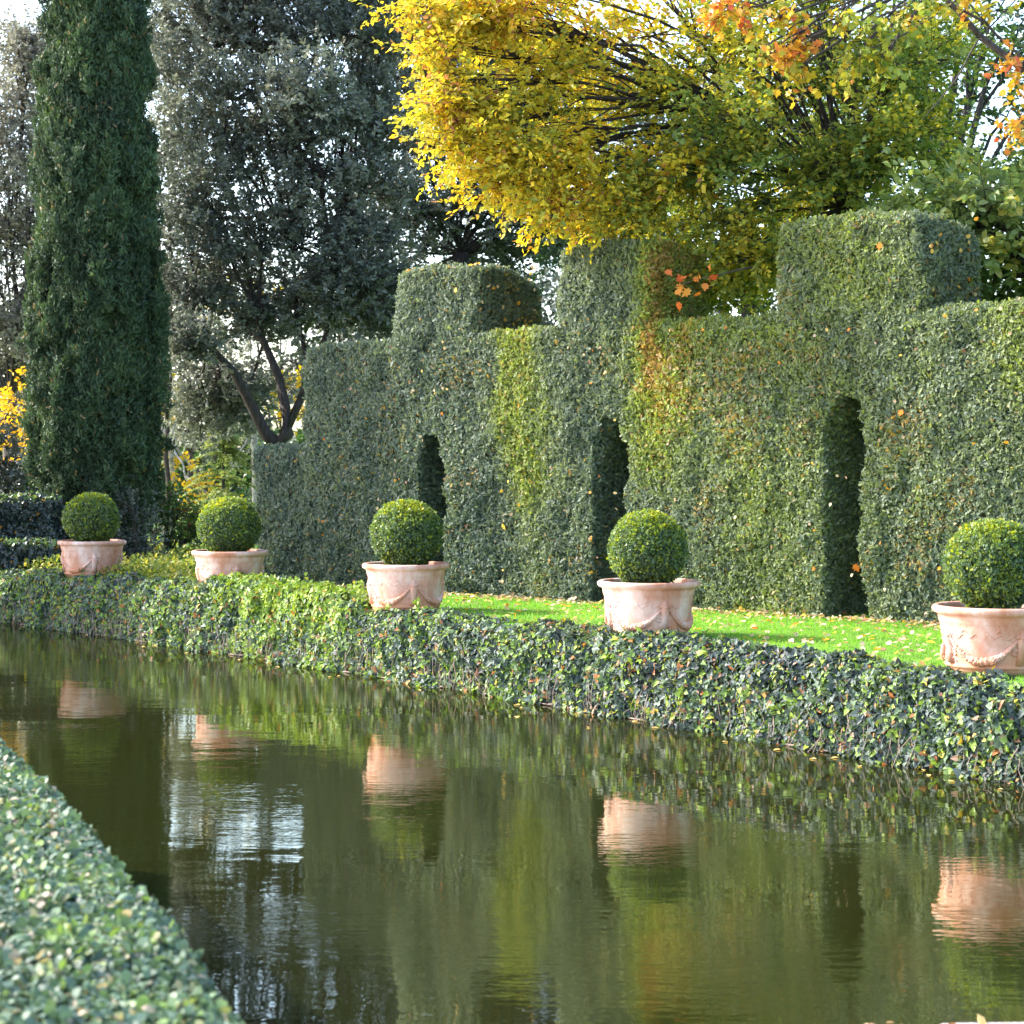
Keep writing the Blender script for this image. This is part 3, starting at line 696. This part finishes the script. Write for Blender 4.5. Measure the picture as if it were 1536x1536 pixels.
for px,py,qx,qy,dy in [(1140,180,660,165,-1.7),(1140,180,630,20,-1.5),(1130,200,730,255,-1.3),(1120,120,650,70,-1.6),(1050,130,820,40,-.8),(1110,240,850,215,-1.0)]:
    ex.append((limb_path(lefth, P(qx,qy,Yh+dy), .05, 10, .03), .035, .006))
ex.append((limb_path(hub, lefth, .02, 6, .03), .07, .045))
tree('hornbeam_tree', 'large yellow autumn hornbeam with many fanned stems arching over the yew hedge', 'tree', (hub[0]+.1,Yh,LAWN), hub, blobs, M['hornbeam'], M['darkbark'],
     DIAMOND, (.088,.062), sub=21, twigs=12, lpt=13, sz_=.42, trunk_r=.17, twig_len=.5, spread=.20, droop=-.12, flat=.35, extra=ex, limb_r=.022, shell=.3, jit=.35)

# ---- lime tree with pale green leaves at the right
Yl = 25.6; hub = P(1590,420,Yl)
blobs = [B(px,py,Yl+dy,r,r*.8,None,1.3,c) for px,py,r,dy,c in [(1445,300,62,-.3,.62),(1510,285,66,.2,.66),(1500,360,62,-.2,.60),(1420,345,40,-.4,.58),(1480,415,45,.2,.52),(1545,420,60,.5,.55),
        (1560,340,70,0,.6),(1385,315,34,-.3,.5),(1620,260,90,.3,.6),(1640,380,90,0,.55),(1640,150,90,.6,.5)]]
tree('lime_tree', 'pale green broadleaf tree leaning in at the right behind the tallest battlement', 'tree', (hub[0]+.1,Yl+.4,LAWN), hub, blobs, M['lime'], M['bark'],
     OVAL, (.12,.08), sub=15, twigs=9, lpt=12, trunk_r=.15, twig_len=.45, spread=.2, droop=-.2, flat=.2, jit=.35, shell=.3)
# ---- dark tree behind with sky between the leaves
Yd = 33.; hub = P(1420,330,Yd)
blobs = [B(px,py,Yd+dy,r,r*.85,None,.75,c) for px,py,r,dy,c in [(1400,120,80,0,.35),(1470,90,85,.5,.3),(1440,200,80,-.5,.34),(1510,180,80,.5,.3),(1370,260,70,0,.36),(1530,40,80,0,.3),(1330,330,60,.6,.4),
        (1440,430,70,0,.35),(1330,150,80,1,.36),(1250,380,60,1,.4),(1530,300,80,.6,.3),(1500,-60,110,0,.35),(1380,-60,110,.5,.35),(1600,120,110,0,.3)]]
ex = [(limb_path(hub, P(qx,qy,Yd), .02, 8, .05), .09, .02) for qx,qy in [(1480,10),(1500,60),(1370,40),(1430,-60)]]
tree('linden_tree', 'dark green tree with bright sky showing through, between the hornbeam and the pale lime', 'tree', (hub[0],Yd,LAWN), hub, blobs, M['linden'], M['darkbark'],
     OVAL, (.12,.08), sub=14, twigs=7, lpt=10, trunk_r=.17, twig_len=.45, spread=.25, droop=-.1, extra=ex, limb_r=.05)

Yk = 39.; hub = P(1120,330,Yk)
blobs = [B(px,py,Yk+rng.normal(0,.5),rr,rr*.8,None,.85,c) for px,py,rr,c in [(980,330,75,.3),(1060,260,85,.28),(1080,370,75,.3),(1150,330,85,.26),(1230,260,90,.3),(1180,160,90,.3),(1280,350,80,.28),(1130,430,60,.3),(1060,150,90,.3),(1300,180,80,.3),(950,400,55,.3),(1230,430,60,.3),(1000,440,40,.3),(880,380,60,.3)]]
tree('dark_tree', 'broad dark tree standing behind the yellow hornbeam', 'tree', (hub[0],Yk,LAWN), hub, blobs, M['linden'], M['darkbark'], OVAL, (.12,.08), sub=17, twigs=10, lpt=11, trunk_r=.2, twig_len=.45, spread=.26, limb_r=.03, shell=.3)
# ---- orange maple reaching in from the right
Ym = 23.6; hub = P(1590,150,Ym)
br = [limb_path(hub, P(1470,55,Ym), .02, 6, .02), limb_path(P(1470,55,Ym), P(1400,-20,Ym), .02, 6, .02)]
tw = [limb_path(br[1][3], P(1225,98,Ym-.6), -.05, 9, .02), limb_path(br[0][5], P(1385,180,Ym-.5), -.06, 8, .03), limb_path(br[1][5], P(1290,40,Ym-.3), -.03, 7, .03)]
ex = [(br[0],.055,.04),(br[1],.04,.03)]+[(q,.012,.005) for q in tw]
mh = br[1][5]
blobs = []
for px,py,r,c,h in [(1205,80,20,.60,mh),(1215,55,18,.74,mh),(1198,105,12,.52,mh),(1170,20,14,.45,mh),(1100,14,20,.66,mh),(1088,2,14,.78,mh),(1150,75,14,.42,mh),
        (1250,15,26,.35,mh),(1300,50,24,.30,mh),(1330,85,20,.28,mh),(1275,90,20,.35,mh),(1350,25,26,.3,mh),(1530,195,18,.68,None),(1534,95,16,.72,None),(1440,15,24,.5,None)]:
    blobs.append(B(px,py,Ym-.6,r,r,None,.55,c,h) if h is not None else B(px,py,Ym-.3,r,r,None,.55,c))
blobs += [B(1150,-80,Ym,70,50,None,.7,.6,mh),B(1300,-90,Ym,80,60,None,.7,.5,mh),B(1450,-110,Ym,80,60,None,.7,.5,mh),B(1580,-60,Ym,80,60,None,.7,.5)]
tree('maple_tree', 'maple with orange and yellow lobed leaves reaching in at the top right', 'tree', (hub[0]+.3,Ym+.2,LAWN), hub, blobs, M['maple'], M['bark'],
     MAPLE, (.095,.095), sub=8, twigs=5, lpt=6, trunk_r=.14, twig_len=.30, spread=.10, droop=-.3, extra=ex, limb_r=.014, shell=.1, jit=.5)
# fallen maple twig lying on the hedge between two battlements
mb = MB(); p0 = P(1050,425,24.6); tw_ = empty('maple_twig', p0.tolist(), 'twig of orange red maple leaves hanging against the hedge between the two right battlements', 'twig')
m=16; pp = np.stack([rng.normal(0,.20,m),rng.normal(0,.08,m),rng.normal(0,.10,m)],-1)
mb.leaves(MAPLE, pp, rng.normal(0,1,(m,3))-np.array([0,0,.4]), rng.normal(0,.6,(m,3))+np.array([-.2,-1,.3]), rng.uniform(.09,.15,m), .12, np.clip(rng.normal(.85,.1,m),.5,1)); mb.build('leaves', M['maple'], tw_)
mb = MB(); mb.tube(limb_path((.7,.5,.25),(-.3,0,-.05),0,7,.06), np.linspace(.012,.004,7), 5); mb.build('stem', M['bark'], tw_)

# ---- big holm oak with a forked leaning trunk
Yo = 40.; fork = P(416,668,Yo)
L1 = np.array([fork, P(398,650,Yo), P(378,610,Yo-.1), P(352,560,Yo-.3), P(310,515,Yo-.6), P(255,485,Yo-.9)])
L2 = np.array([fork, P(432,650,Yo), P(428,612,Yo), P(418,565,Yo+.2), P(395,510,Yo+.3), P(350,470,Yo+.4)])
L3 = np.array([P(432,640,Yo), P(455,590,Yo+.2), P(462,540,Yo+.3), P(445,480,Yo+.4), P(440,380,Yo+.3), P(450,250,Yo)])
L4 = np.array([P(455,590,Yo), P(490,500,Yo+.3), P(500,400,Yo), P(540,300,Yo+.3)])
ex = [(L1,.15,.04),(L2,.15,.05),(L3,.09,.025),(L4,.07,.02)]
h1, h2, h3, h4 = L1[4], L2[4], L3[4], L4[2]
blobs = []
for px,py,r,dy,c,h in [(300,55,95,0,.42,h3),(400,40,95,.8,.45,h3),(500,55,95,0,.42,h4),(560,30,70,1,.36,h4),(300,160,85,-.5,.46,h3),(385,175,80,.5,.44,h3),(450,130,62,-1.3,.74,h3),(520,160,80,.3,.45,h4),
        (300,270,80,-.3,.40,h2),(390,290,85,.2,.40,h2),(480,250,80,-.4,.46,h4),(560,260,70,.6,.34,h4),(280,370,70,-.2,.34,h1),(360,380,70,.4,.34,h2),(450,370,75,.2,.36,h3),(540,360,75,.3,.34,h4),
        (580,170,55,.8,.38,h4),(270,440,50,0,.32,h1),(480,450,60,.3,.34,h4),(560,440,55,.5,.30,h4),(330,565,55,1.0,.52,h1),(290,515,24,-1.2,.42,h1),(300,440,50,.8,.4,h1),(520,430,55,0,.32,h4),(560,480,45,1,.3,h4),(300,625,50,1.4,.5,h1),(380,470,50,.6,.3,h2),(370,600,40,1.2,.5,h2),
        (340,-60,110,0,.42,h3),(480,-60,110,.4,.42,h3),(600,-50,80,1,.38,h4),(420,-180,120,0,.42,h3)]:
    blobs.append(B(px,py,Yo+dy,r,r*.8,None,1.0,c,h))
tree('holm_oak', 'big grey green holm oak with a forked leaning trunk beside the low hedge end', 'tree', (fork[0]+.1,Yo,LAWN), fork, blobs, M['oak'], M['darkbark'],
     DIAMOND, (.105,.06), sub=31, twigs=14, lpt=15, trunk_r=.30, twig_len=.34, spread=.24, droop=.15, extra=ex, limb_r=.035, shell=.3)
# ---- second, darker oak in the middle distance
Y2 = 45.; hub = P(690,380,Y2)
blobs = [B(px,py,Y2+dy,r,r*.8,None,.78,c) for px,py,r,dy,c in [(600,90,75,0,.34),(610,190,75,.5,.34),(580,280,70,0,.32),(650,290,75,.5,.28),(720,310,75,-.3,.24),(800,330,70,0,.24),(860,350,50,.6,.24),(620,370,70,0,.30),
        (700,380,60,.4,.24),(780,385,50,.6,.24),(540,400,60,.4,.3),(700,210,80,0,.26),(790,250,70,.6,.24),(700,100,90,.5,.28),(560,460,55,.6,.26),(640,10,100,0,.32),(780,130,90,.5,.26),(900,290,70,1,.24),(880,160,100,1,.26),
        (960,370,50,1,.24),(1000,220,100,1.5,.26),(760,20,110,0,.3)]]
tree('oak_tree', 'dark oak seen between the holm oak and the yellow hornbeam, pricked with sky', 'tree', (hub[0],Y2,LAWN), hub, blobs, M['oak'], M['darkbark'],
     DIAMOND, (.125,.075), sub=28, twigs=13, lpt=13, trunk_r=.22, twig_len=.4, spread=.28, droop=.05, limb_r=.035, shell=.3)
# ---- silvery tree at the far left
Ys = 47.; hub = P(15,600,Ys)
blobs = [B(px,py,Ys+dy,r,r*.85,None,.85,c) for px,py,r,dy,c in [(25,135,50,0,.5),(60,210,55,.3,.55),(10,250,60,-.3,.5),(45,320,60,0,.5),(5,380,60,.3,.45),(40,430,55,0,.5),(20,500,55,0,.45),(60,530,45,.4,.5),(30,70,28,0,.4),(70,100,30,0,.45),
        (-60,200,80,0,.5),(-80,350,90,0,.5),(-60,480,80,0,.45),(85,380,40,.6,.5),(10,565,40,.5,.4),(90,250,40,.6,.5)]]
tree('olive_tree', 'loose silvery grey tree to the left of the cypress with open sky above it', 'tree', (hub[0],Ys,LAWN), hub, blobs, M['silver'], M['bark'],
     DIAMOND, (.12,.065), sub=32, twigs=13, lpt=13, trunk_r=.2, twig_len=.42, spread=.28, droop=.1, limb_r=.03, shell=.3)
# a thin twiggy branch at the top corner and one grey oak crown between cypress and holm oak
hub = P(250,640,44.); blobs = [B(px,py,44.,r,r*.85,None,.9,c) for px,py,r,c in [(245,60,45,.42),(250,150,45,.42),(255,240,45,.4),(255,330,45,.38),(250,420,40,.34)]]
tree('grey_oak', 'slim grey oak crown squeezed between the cypress and the big holm oak', 'tree', (hub[0],44.,LAWN), hub, blobs, M['oak'], M['bark'], DIAMOND, (.11,.06), sub=20, twigs=11, lpt=13, trunk_r=.06, twig_len=.4, spread=.25, limb_r=.03, shell=.3)

# ---- background trees
def bg(name, label, pts, Y, mat, bark, trunk, leafsz=(.13,.09), tmpl=DIAMOND, dens=.8, r=.09, **kw):
    hub = P(trunk[0], trunk[1], Y)
    blobs = [B(px,py,Y+rng.normal(0,.6),rr,rr*.8,None,dens,c) for px,py,rr,c in pts]
    return tree(name, label, 'tree', (hub[0],Y,LAWN), hub, blobs, mat, bark, tmpl, leafsz, sub=8, twigs=7, lpt=10, trunk_r=r, twig_len=.45, spread=.3, limb_r=.03, **kw)
bg('yellow_tree', 'bright yellow tree glowing behind the fork of the holm oak', [(315,470,40,.45),(405,620,26,.4),(440,590,26,.6),(370,450,34,.4),(260,480,30,.5),(300,420,30,.4),(455,620,20,.7)], 58, M['yellow'], M['bark'], (380,640))
bg('birch_tree', 'slender yellow tree with a pale trunk just right of the cypress', [(240,640,26,.5),(255,690,24,.6),(285,735,24,.65),(215,625,20,.5),(270,600,22,.3),(310,745,24,.6)], 46, M['yellow'], M['palebark'], (257,660), r=.07)
bg('orange_tree', 'orange yellow branch of a tree at the left edge behind the cypress', [(14,622,13,.8),(30,600,12,.75),(-20,640,24,.8),(4,640,10,.85)], 43, M['yellow'], M['bark'], (-25,670))
bg('pale_trunk_tree', 'thin tree with a light speckled trunk beside the low end of the hedge', [(375,655,26,.7),(350,700,22,.6),(365,625,24,.5)], 45, M['cedar'], M['palebark'], (383,640), r=.08, leafsz=(.10,.04))
for k,(px,py,rr,Y,c) in enumerate([(285,490,80,57,.5),(420,460,85,60,.42),(545,450,85,62,.42),(660,450,80,58,.3),(790,440,80,60,.3),(920,430,80,57,.35),(120,560,80,60,.5),(30,560,80,57,.5),(1040,430,80,60,.3)]):
    lab = ['grey green tree right of the cypress, far behind the leaning oak limbs','rounded dull tree far behind the fork of the holm oak','pale grey tree far behind the left end of the tall hedge','dark round tree far behind the leftmost battlement',
           'dark tree far behind the dip between the two left battlements','dusky tree far behind the middle battlement','grey tree far behind the cypress','silvery round tree far away at the left edge','dark tree far behind the dip left of the tallest battlement'][k]
    bg('garden_tree', lab, [(px,py,rr*.7,c),(px-rr*.6,py+20,rr*.6,c),(px+rr*.6,py+15,rr*.6,c),(px,py+75,rr*.8,c-.05),(px-30,py+130,rr*.7,c-.08),(px+40,py+130,rr*.7,c-.08)], Y, M['oak'] if c<.45 else M['silver'], M['bark'], (px,py+190), leafsz=(.19,.12), dens=1.5, group='trees of the far garden')
# young cedar: tiers of drooping feathery boughs
Yc = 43.; cb = P(335,700,Yc); cb[2] = LAWN
cedar = empty('young_cedar', cb.tolist(), 'pale green young cedar with drooping tiers behind the second box ball', 'tree')
br = MB(); lf = MB(); top = 3.0
br.tube([(0,0,0),(0,0,1.5),(0,0,top)], [.05,.035,.01], 6)
for k in range(70):
    t = rng.random()**.8; z = .3+t*(top-.35); a = rng.uniform(0,2*math.pi); ln = (1.25*(1-t)+.18)*rng.uniform(.7,1.1)
    q = np.linspace(0,1,6)[:,None]; o_ = np.array([math.cos(a),math.sin(a),0])
    path = np.array([0,0,z])+o_*ln*q+np.array([0,0,1.])*(.18*q-.42*q*q)*ln
    br.tube(path, np.linspace(.012,.004,6), 4, cap=False)
    m = 70; s = rng.random(m); pp = np.array([0,0,z])+o_*ln*s[:,None]+np.array([0,0,1.])*((.18*s-.42*s*s)*ln)[:,None]
    sd = np.array([-o_[1],o_[0],0])*rng.choice([-1,1],m)[:,None]
    lf.leaves(SPRAY, pp, sd*.8+o_*.7+rng.normal(0,.2,(m,3))+np.array([0,0,-.2]), np.array([0,0,1.])+rng.normal(0,.3,(m,3)), .16*(1.1-.5*s), .05, np.clip(rng.normal(.5,.2,m)+.2*s,0,1))
br.build('trunk', M['bark'], cedar); lf.build('crown', M['cedar'], cedar)
# low trees and bushes of the far garden
bg('olive_bush', 'olive brown bush under the leaning limbs of the holm oak', [(290,560,50,.5),(330,640,45,.45),(280,680,40,.5),(360,560,40,.5),(240,560,40,.45)], 50, M['silver'], M['bark'], (310,740), leafsz=(.11,.06), dens=1.1)
bg('evergreen_bush', 'dark evergreen bush between the cypress and the berry shrub, far behind', [(200,765,34,.15),(240,775,30,.2),(280,775,34,.2),(330,785,34,.2),(160,770,34,.15),(120,770,34,.15),(370,790,34,.2),(60,760,40,.2)], 47, M['shrub'], M['bark'], (230,800), leafsz=(.10,.06), dens=1.6)
bg('far_bush', 'dull green bush in the far garden behind the young cedar', [(330,770,40,.3),(390,740,45,.35),(290,790,34,.35),(260,770,34,.3),(420,700,40,.35)], 52, M['shrub'], M['bark'], (340,820), leafsz=(.11,.07), dens=1.3)
sh = P(268,800,37.5)
bl = [B(265,775,37.5,24,30,None,2.6,.5),B(280,810,37.5,22,26,None,2.6,.45),B(255,820,37.5,18,24,None,2.2,.4),B(250,760,37.5,14,18,None,2.6,.65),B(290,785,37.5,12,20,None,2.6,.7)]
tree('berry_shrub', 'green shrub dotted with red berries right of the cypress foot', 'shrub', (P(247,800,37.5)[0],37.5,LAWN), P(250,835,37.5), bl, M['shrub'], M['bark'], OVAL, (.075,.045), sub=8, twigs=6, lpt=9, trunk_r=.05, twig_len=.25, spread=.12, limb_r=.02, crown_name='foliage')
bl = [B(205,800,36.2,26,36,None,2.2,.25),B(190,840,36.2,24,24,None,2.2,.3),B(220,830,36.2,18,26,None,2.2,.3),B(200,760,36.2,24,30,None,1.8,.2)]
tree('juniper_shrub', 'dusky grey green shrub in the shade under the cypress, right of the leftmost pot', 'shrub', (P(205,840,36.2)[0],36.2,LAWN), P(205,840,36.2), bl, M['oak'], M['bark'], DIAMOND, (.07,.03), sub=8, twigs=8, lpt=12, trunk_r=.04, twig_len=.25, spread=.14, limb_r=.02, crown_name='foliage')
bl = [B(0,690,39.,26,30,None,2.0,.35),B(-30,720,39.,40,30,None,2.0,.35),B(15,725,39.,22,20,None,2.0,.35),B(-10,660,39,24,20,None,2,.4)]
tree('laurel_shrub', 'dark blue green laurel bush at the left edge behind the ivy covered hedge', 'shrub', (P(-5,760,39.)[0],39.,LAWN), P(-5,760,39.), bl, M['laurel'], M['bark'], OVAL, (.09,.05), sub=8, twigs=7, lpt=10, trunk_r=.06, twig_len=.3, spread=.16, limb_r=.02, crown_name='foliage')
# yellowing ground cover at the foot
mb = MB(); n = 26000
X = rng.uniform(-12,-4.0,n); Yg = bank(X)+rng.uniform(.9,9,n)
pos = np.stack([X,Yg,LAWN+.02+rng.random(n)**2*.22*fbm(np.stack([X,Yg,0*X],-1),1.2,61)*2],-1)
mb.leaves(OVAL, pos, rng.normal(0,1,(n,3))+np.array([0,0,.4]), rng.normal(0,.4,(n,3))+np.array([0,0,1]), .09, .05, np.clip(rng.normal(.45,.25,n),0,1))
tag(mb.build('ground_cover', leaf_mat('yellow_green_cover', [(0,(.05,.10,.02)),(.5,(.22,.26,.04)),(1,(.55,.42,.08))], .35)), 'low yellow green ground cover between the cypress and the hedge', 'ground cover', kind='stuff')
# far wood closing the view low down
mb = MB(); n = 42000
X = rng.uniform(-45,45,n); hgt = 2.6+2.2*noise(np.stack([X,0*X,0*X],-1),.22,71)
pos = np.stack([X, 78+rng.normal(0,1.5,n), LAWN+rng.random(n)*hgt],-1)
mb.leaves(DIAMOND, pos, rng.normal(0,1,(n,3)), rng.normal(0,1,(n,3))+np.array([0,-1,.5]), .34, .24, np.clip(noise(pos,.25,72)*.8+rng.normal(0,.12,n),0,.84))
mb.box((-46,77.5,LAWN),(46,79,LAWN+2.2),.2,1)
tag(mb.build('far_wood', [M['shrub'],M['core']]), 'low dark wood closing the view at the far end of the garden', 'wood', kind='stuff')

# ---- the cypress
cy = P(146,692,37.); cy[2] = LAWN
def cy_r(z):
    return np.interp(z, [0.6,1.0,1.6,2.4,3.4,4.5,7.0,9.5,11.5,14,16.5,18.3,19.0],[.80,.92,1.04,1.11,1.13,1.07,.98,.86,.73,.55,.35,.15,.02])
def cy_sdf(p):
    r = np.linalg.norm(p[...,:2],axis=-1); 
    q = p*np.array([1,1,.55])
    return (r-cy_r(p[...,2])) + .34*(fbm(q,1.9,81)-.5) + .50*(noise(q,4.2,82)-.5) + .24*(noise(q,9,84)-.5)
cyp = empty('cypress_tree', cy.tolist(), 'tall dark green columnar cypress rising out of the frame behind the leftmost pot', 'tree')
pts = shell_points(cy_sdf, (-1.8,-1.8,.05), (1.8,1.8,19), 4200, -.24, .06, keep=lambda p: np.where(p[:,1]>.5,.35,1.)*np.where(p[:,2]>12.5,.5,1.))
mb = MB()
for rep in range(4):
    g = grad(cy_sdf, pts); pj = pts+rng.normal(0,.03,pts.shape); n=len(pj)
    d = nz(g*.5+np.array([0,0,.8])+rng.normal(0,.5,(n,3)))
    c = .40+.6*(fbm(pj*np.array([1,1,.5]),2.2,83)-.5)+rng.normal(0,.12,n); r_ = rng.random(n); c = np.where(r_>.987,1.,np.clip(c,.02,.9))
    s = rng.uniform(.7,1.3,n)
    mb.leaves(SPRAY, pj-d*.05, d, g*.6+rng.normal(0,.6,(n,3)), .10*s, .045*s, c)
mb.build('crown', M['cypress'], cyp)
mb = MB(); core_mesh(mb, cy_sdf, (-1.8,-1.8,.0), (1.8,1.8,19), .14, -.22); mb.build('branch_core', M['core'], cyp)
mb = MB(); mb.tube([(0,0,-.1),(0,0,.6),(.02,0,2),(0,0,9)], [.26,.22,.2,.08], 10); mb.build('trunk', M['bark'], cyp)

c2 = copy_tree(cyp); c2.location = (-11.6, 32.6, LAWN); c2.scale = (.95,.95,.78); c2.rotation_euler = (0,0,2.1)
c2['label'] = 'second columnar cypress standing left of the view, at the far end of the pond'
# ---- clipped ivy-covered hedges at the left
def lefthedge(name, c, hs, label, dens, off=0):
    f = lambda p: rbox(p, (0,0,hs[2]-.1), (hs[0],hs[1],hs[2]+.1), .15)+.14*(fbm(p+off,1.8,91)-.5)+.07*(noise(p+off,6,92)-.5)
    r = empty(name, c, label, 'hedge')
    lo = (-hs[0]-.2,-hs[1]-.2,0); hi = (hs[0]+.2,hs[1]+.2,2*hs[2]+.25)
    pts = shell_points(f, lo, hi, dens, -.10, .05); g = grad(f,pts); n=len(pts)
    cc = .38+.4*(fbm(pts+off,2,93)-.5)+rng.normal(0,.13,n); cc = np.where((g[:,2]>.6)&(rng.random(n)<.6), rng.uniform(.80,.95,n), np.clip(cc,.02,.82)); cc = np.where(rng.random(n)>.985,1.,cc)  # upward faces turned lime: cross light on the tops, painted in
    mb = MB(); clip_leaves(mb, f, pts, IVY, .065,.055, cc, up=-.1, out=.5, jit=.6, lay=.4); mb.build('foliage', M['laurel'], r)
    mb = MB(); core_mesh(mb, f, lo, hi, .12, -.10); mb.build('twig_core', M['core'], r)
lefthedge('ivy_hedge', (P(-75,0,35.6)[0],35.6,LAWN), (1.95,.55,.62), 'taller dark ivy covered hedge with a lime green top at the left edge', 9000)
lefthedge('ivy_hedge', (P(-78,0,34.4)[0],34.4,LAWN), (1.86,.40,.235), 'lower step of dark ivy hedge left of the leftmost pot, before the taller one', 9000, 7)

# leaves afloat
lf0 = None
for k in range(34):
    X = rng.uniform(-7,4.6); Y = bank(X)-.08-abs(rng.normal(0,.5))*(1 if k<34 else 9)
    if Y<10.5 or (X<-.25*Y+.8 and Y<14): continue
    if lf0 is None:
        m = MB(); m.leaves(OVAL, np.zeros((1,3)), np.array([[1.,0,0]]), np.array([[0,0,1.]]), .07, .05, .72); o = lf0 = m.build('floating_leaf', M['litter'])
        tag(o,'small dry leaf floating flat on the dark pond beside the ivy bank','leaf','dry leaves floating on the pond')
    else: o = lf0.copy(); COL.objects.link(o)
    o.location = (X,float(Y),.006); sc = rng.uniform(.6,1.3); o.scale=(sc,sc,1); o.rotation_euler = (0,0,rng.uniform(0,6.2))
# litter on the near bank
mb = MB(); n=700
X = rng.uniform(1.6,5,n); pos = np.stack([X, 9.28-rng.random(n)*.9, .055+0*X],-1)
mb.leaves(OVAL, pos, rng.normal(0,1,(n,3))*np.array([1,1,.3]), np.array([0,0,1])+rng.normal(0,.4,(n,3)), rng.uniform(.03,.07,n), .04, rng.uniform(0,.7,n))
tag(mb.build('bank_litter', M['litter']), 'pale dry leaves lying on the near bank at the bottom right', 'leaves', kind='stuff')

# ================================================================== LIGHT, SKY, CAMERA
SUN_AZ = math.atan2(.28, -.96); SUN_EL = math.radians(36)
sd = Vector((math.cos(SUN_EL)*math.cos(SUN_AZ), math.cos(SUN_EL)*math.sin(SUN_AZ), math.sin(SUN_EL)))
sl = bpy.data.lights.new('sun', 'SUN'); sl.energy = 2.3; sl.angle = math.radians(.6); sl.color = (1,.96,.90)
so = bpy.data.objects.new('sun', sl); COL.objects.link(so); so.rotation_euler = (-sd).to_track_quat('-Z','Y').to_euler()
w = bpy.data.worlds.new('World'); scene.world = w; w.use_nodes = True
nt = w.node_tree; nt.nodes.clear(); out = nt.nodes.new('ShaderNodeOutputWorld'); bgn = nt.nodes.new('ShaderNodeBackground')
sky = nt.nodes.new('ShaderNodeTexSky'); sky.sky_type = 'NISHITA'; sky.sun_disc = False; sky.sun_elevation = SUN_EL
sky.sun_rotation = math.pi/2 - SUN_AZ; sky.dust_density = 2.5; sky.air_density = 1.0; sky.ozone_density = 1.5
bgn.inputs['Strength'].default_value = .15
nt.links.new(sky.outputs[0], bgn.inputs[0]); nt.links.new(bgn.outputs[0], out.inputs[0])

cd = bpy.data.cameras.new('camera'); co = bpy.data.objects.new('camera', cd); COL.objects.link(co)
co.location = (0,0,CAMZ); co.rotation_euler = (math.pi/2,0,0)
cd.sensor_width = 36; cd.lens = 36*F/1536; cd.shift_y = -(768-HZ)/1536; cd.clip_end = 5000; cd.clip_start = .1
cd.dof.use_dof = True; cd.dof.focus_distance = 23; cd.dof.aperture_fstop = 4.2
scene.camera = co
vs = scene.view_settings; vs.view_transform = 'Standard'; vs.look = 'None'; vs.exposure = 2.35; vs.gamma = 1; vs.use_curve_mapping = False
scene.cycles.max_bounces = 6; scene.cycles.transparent_max_bounces = 4; scene.cycles.diffuse_bounces = 3; scene.cycles.glossy_bounces = 3; scene.cycles.transmission_bounces = 3
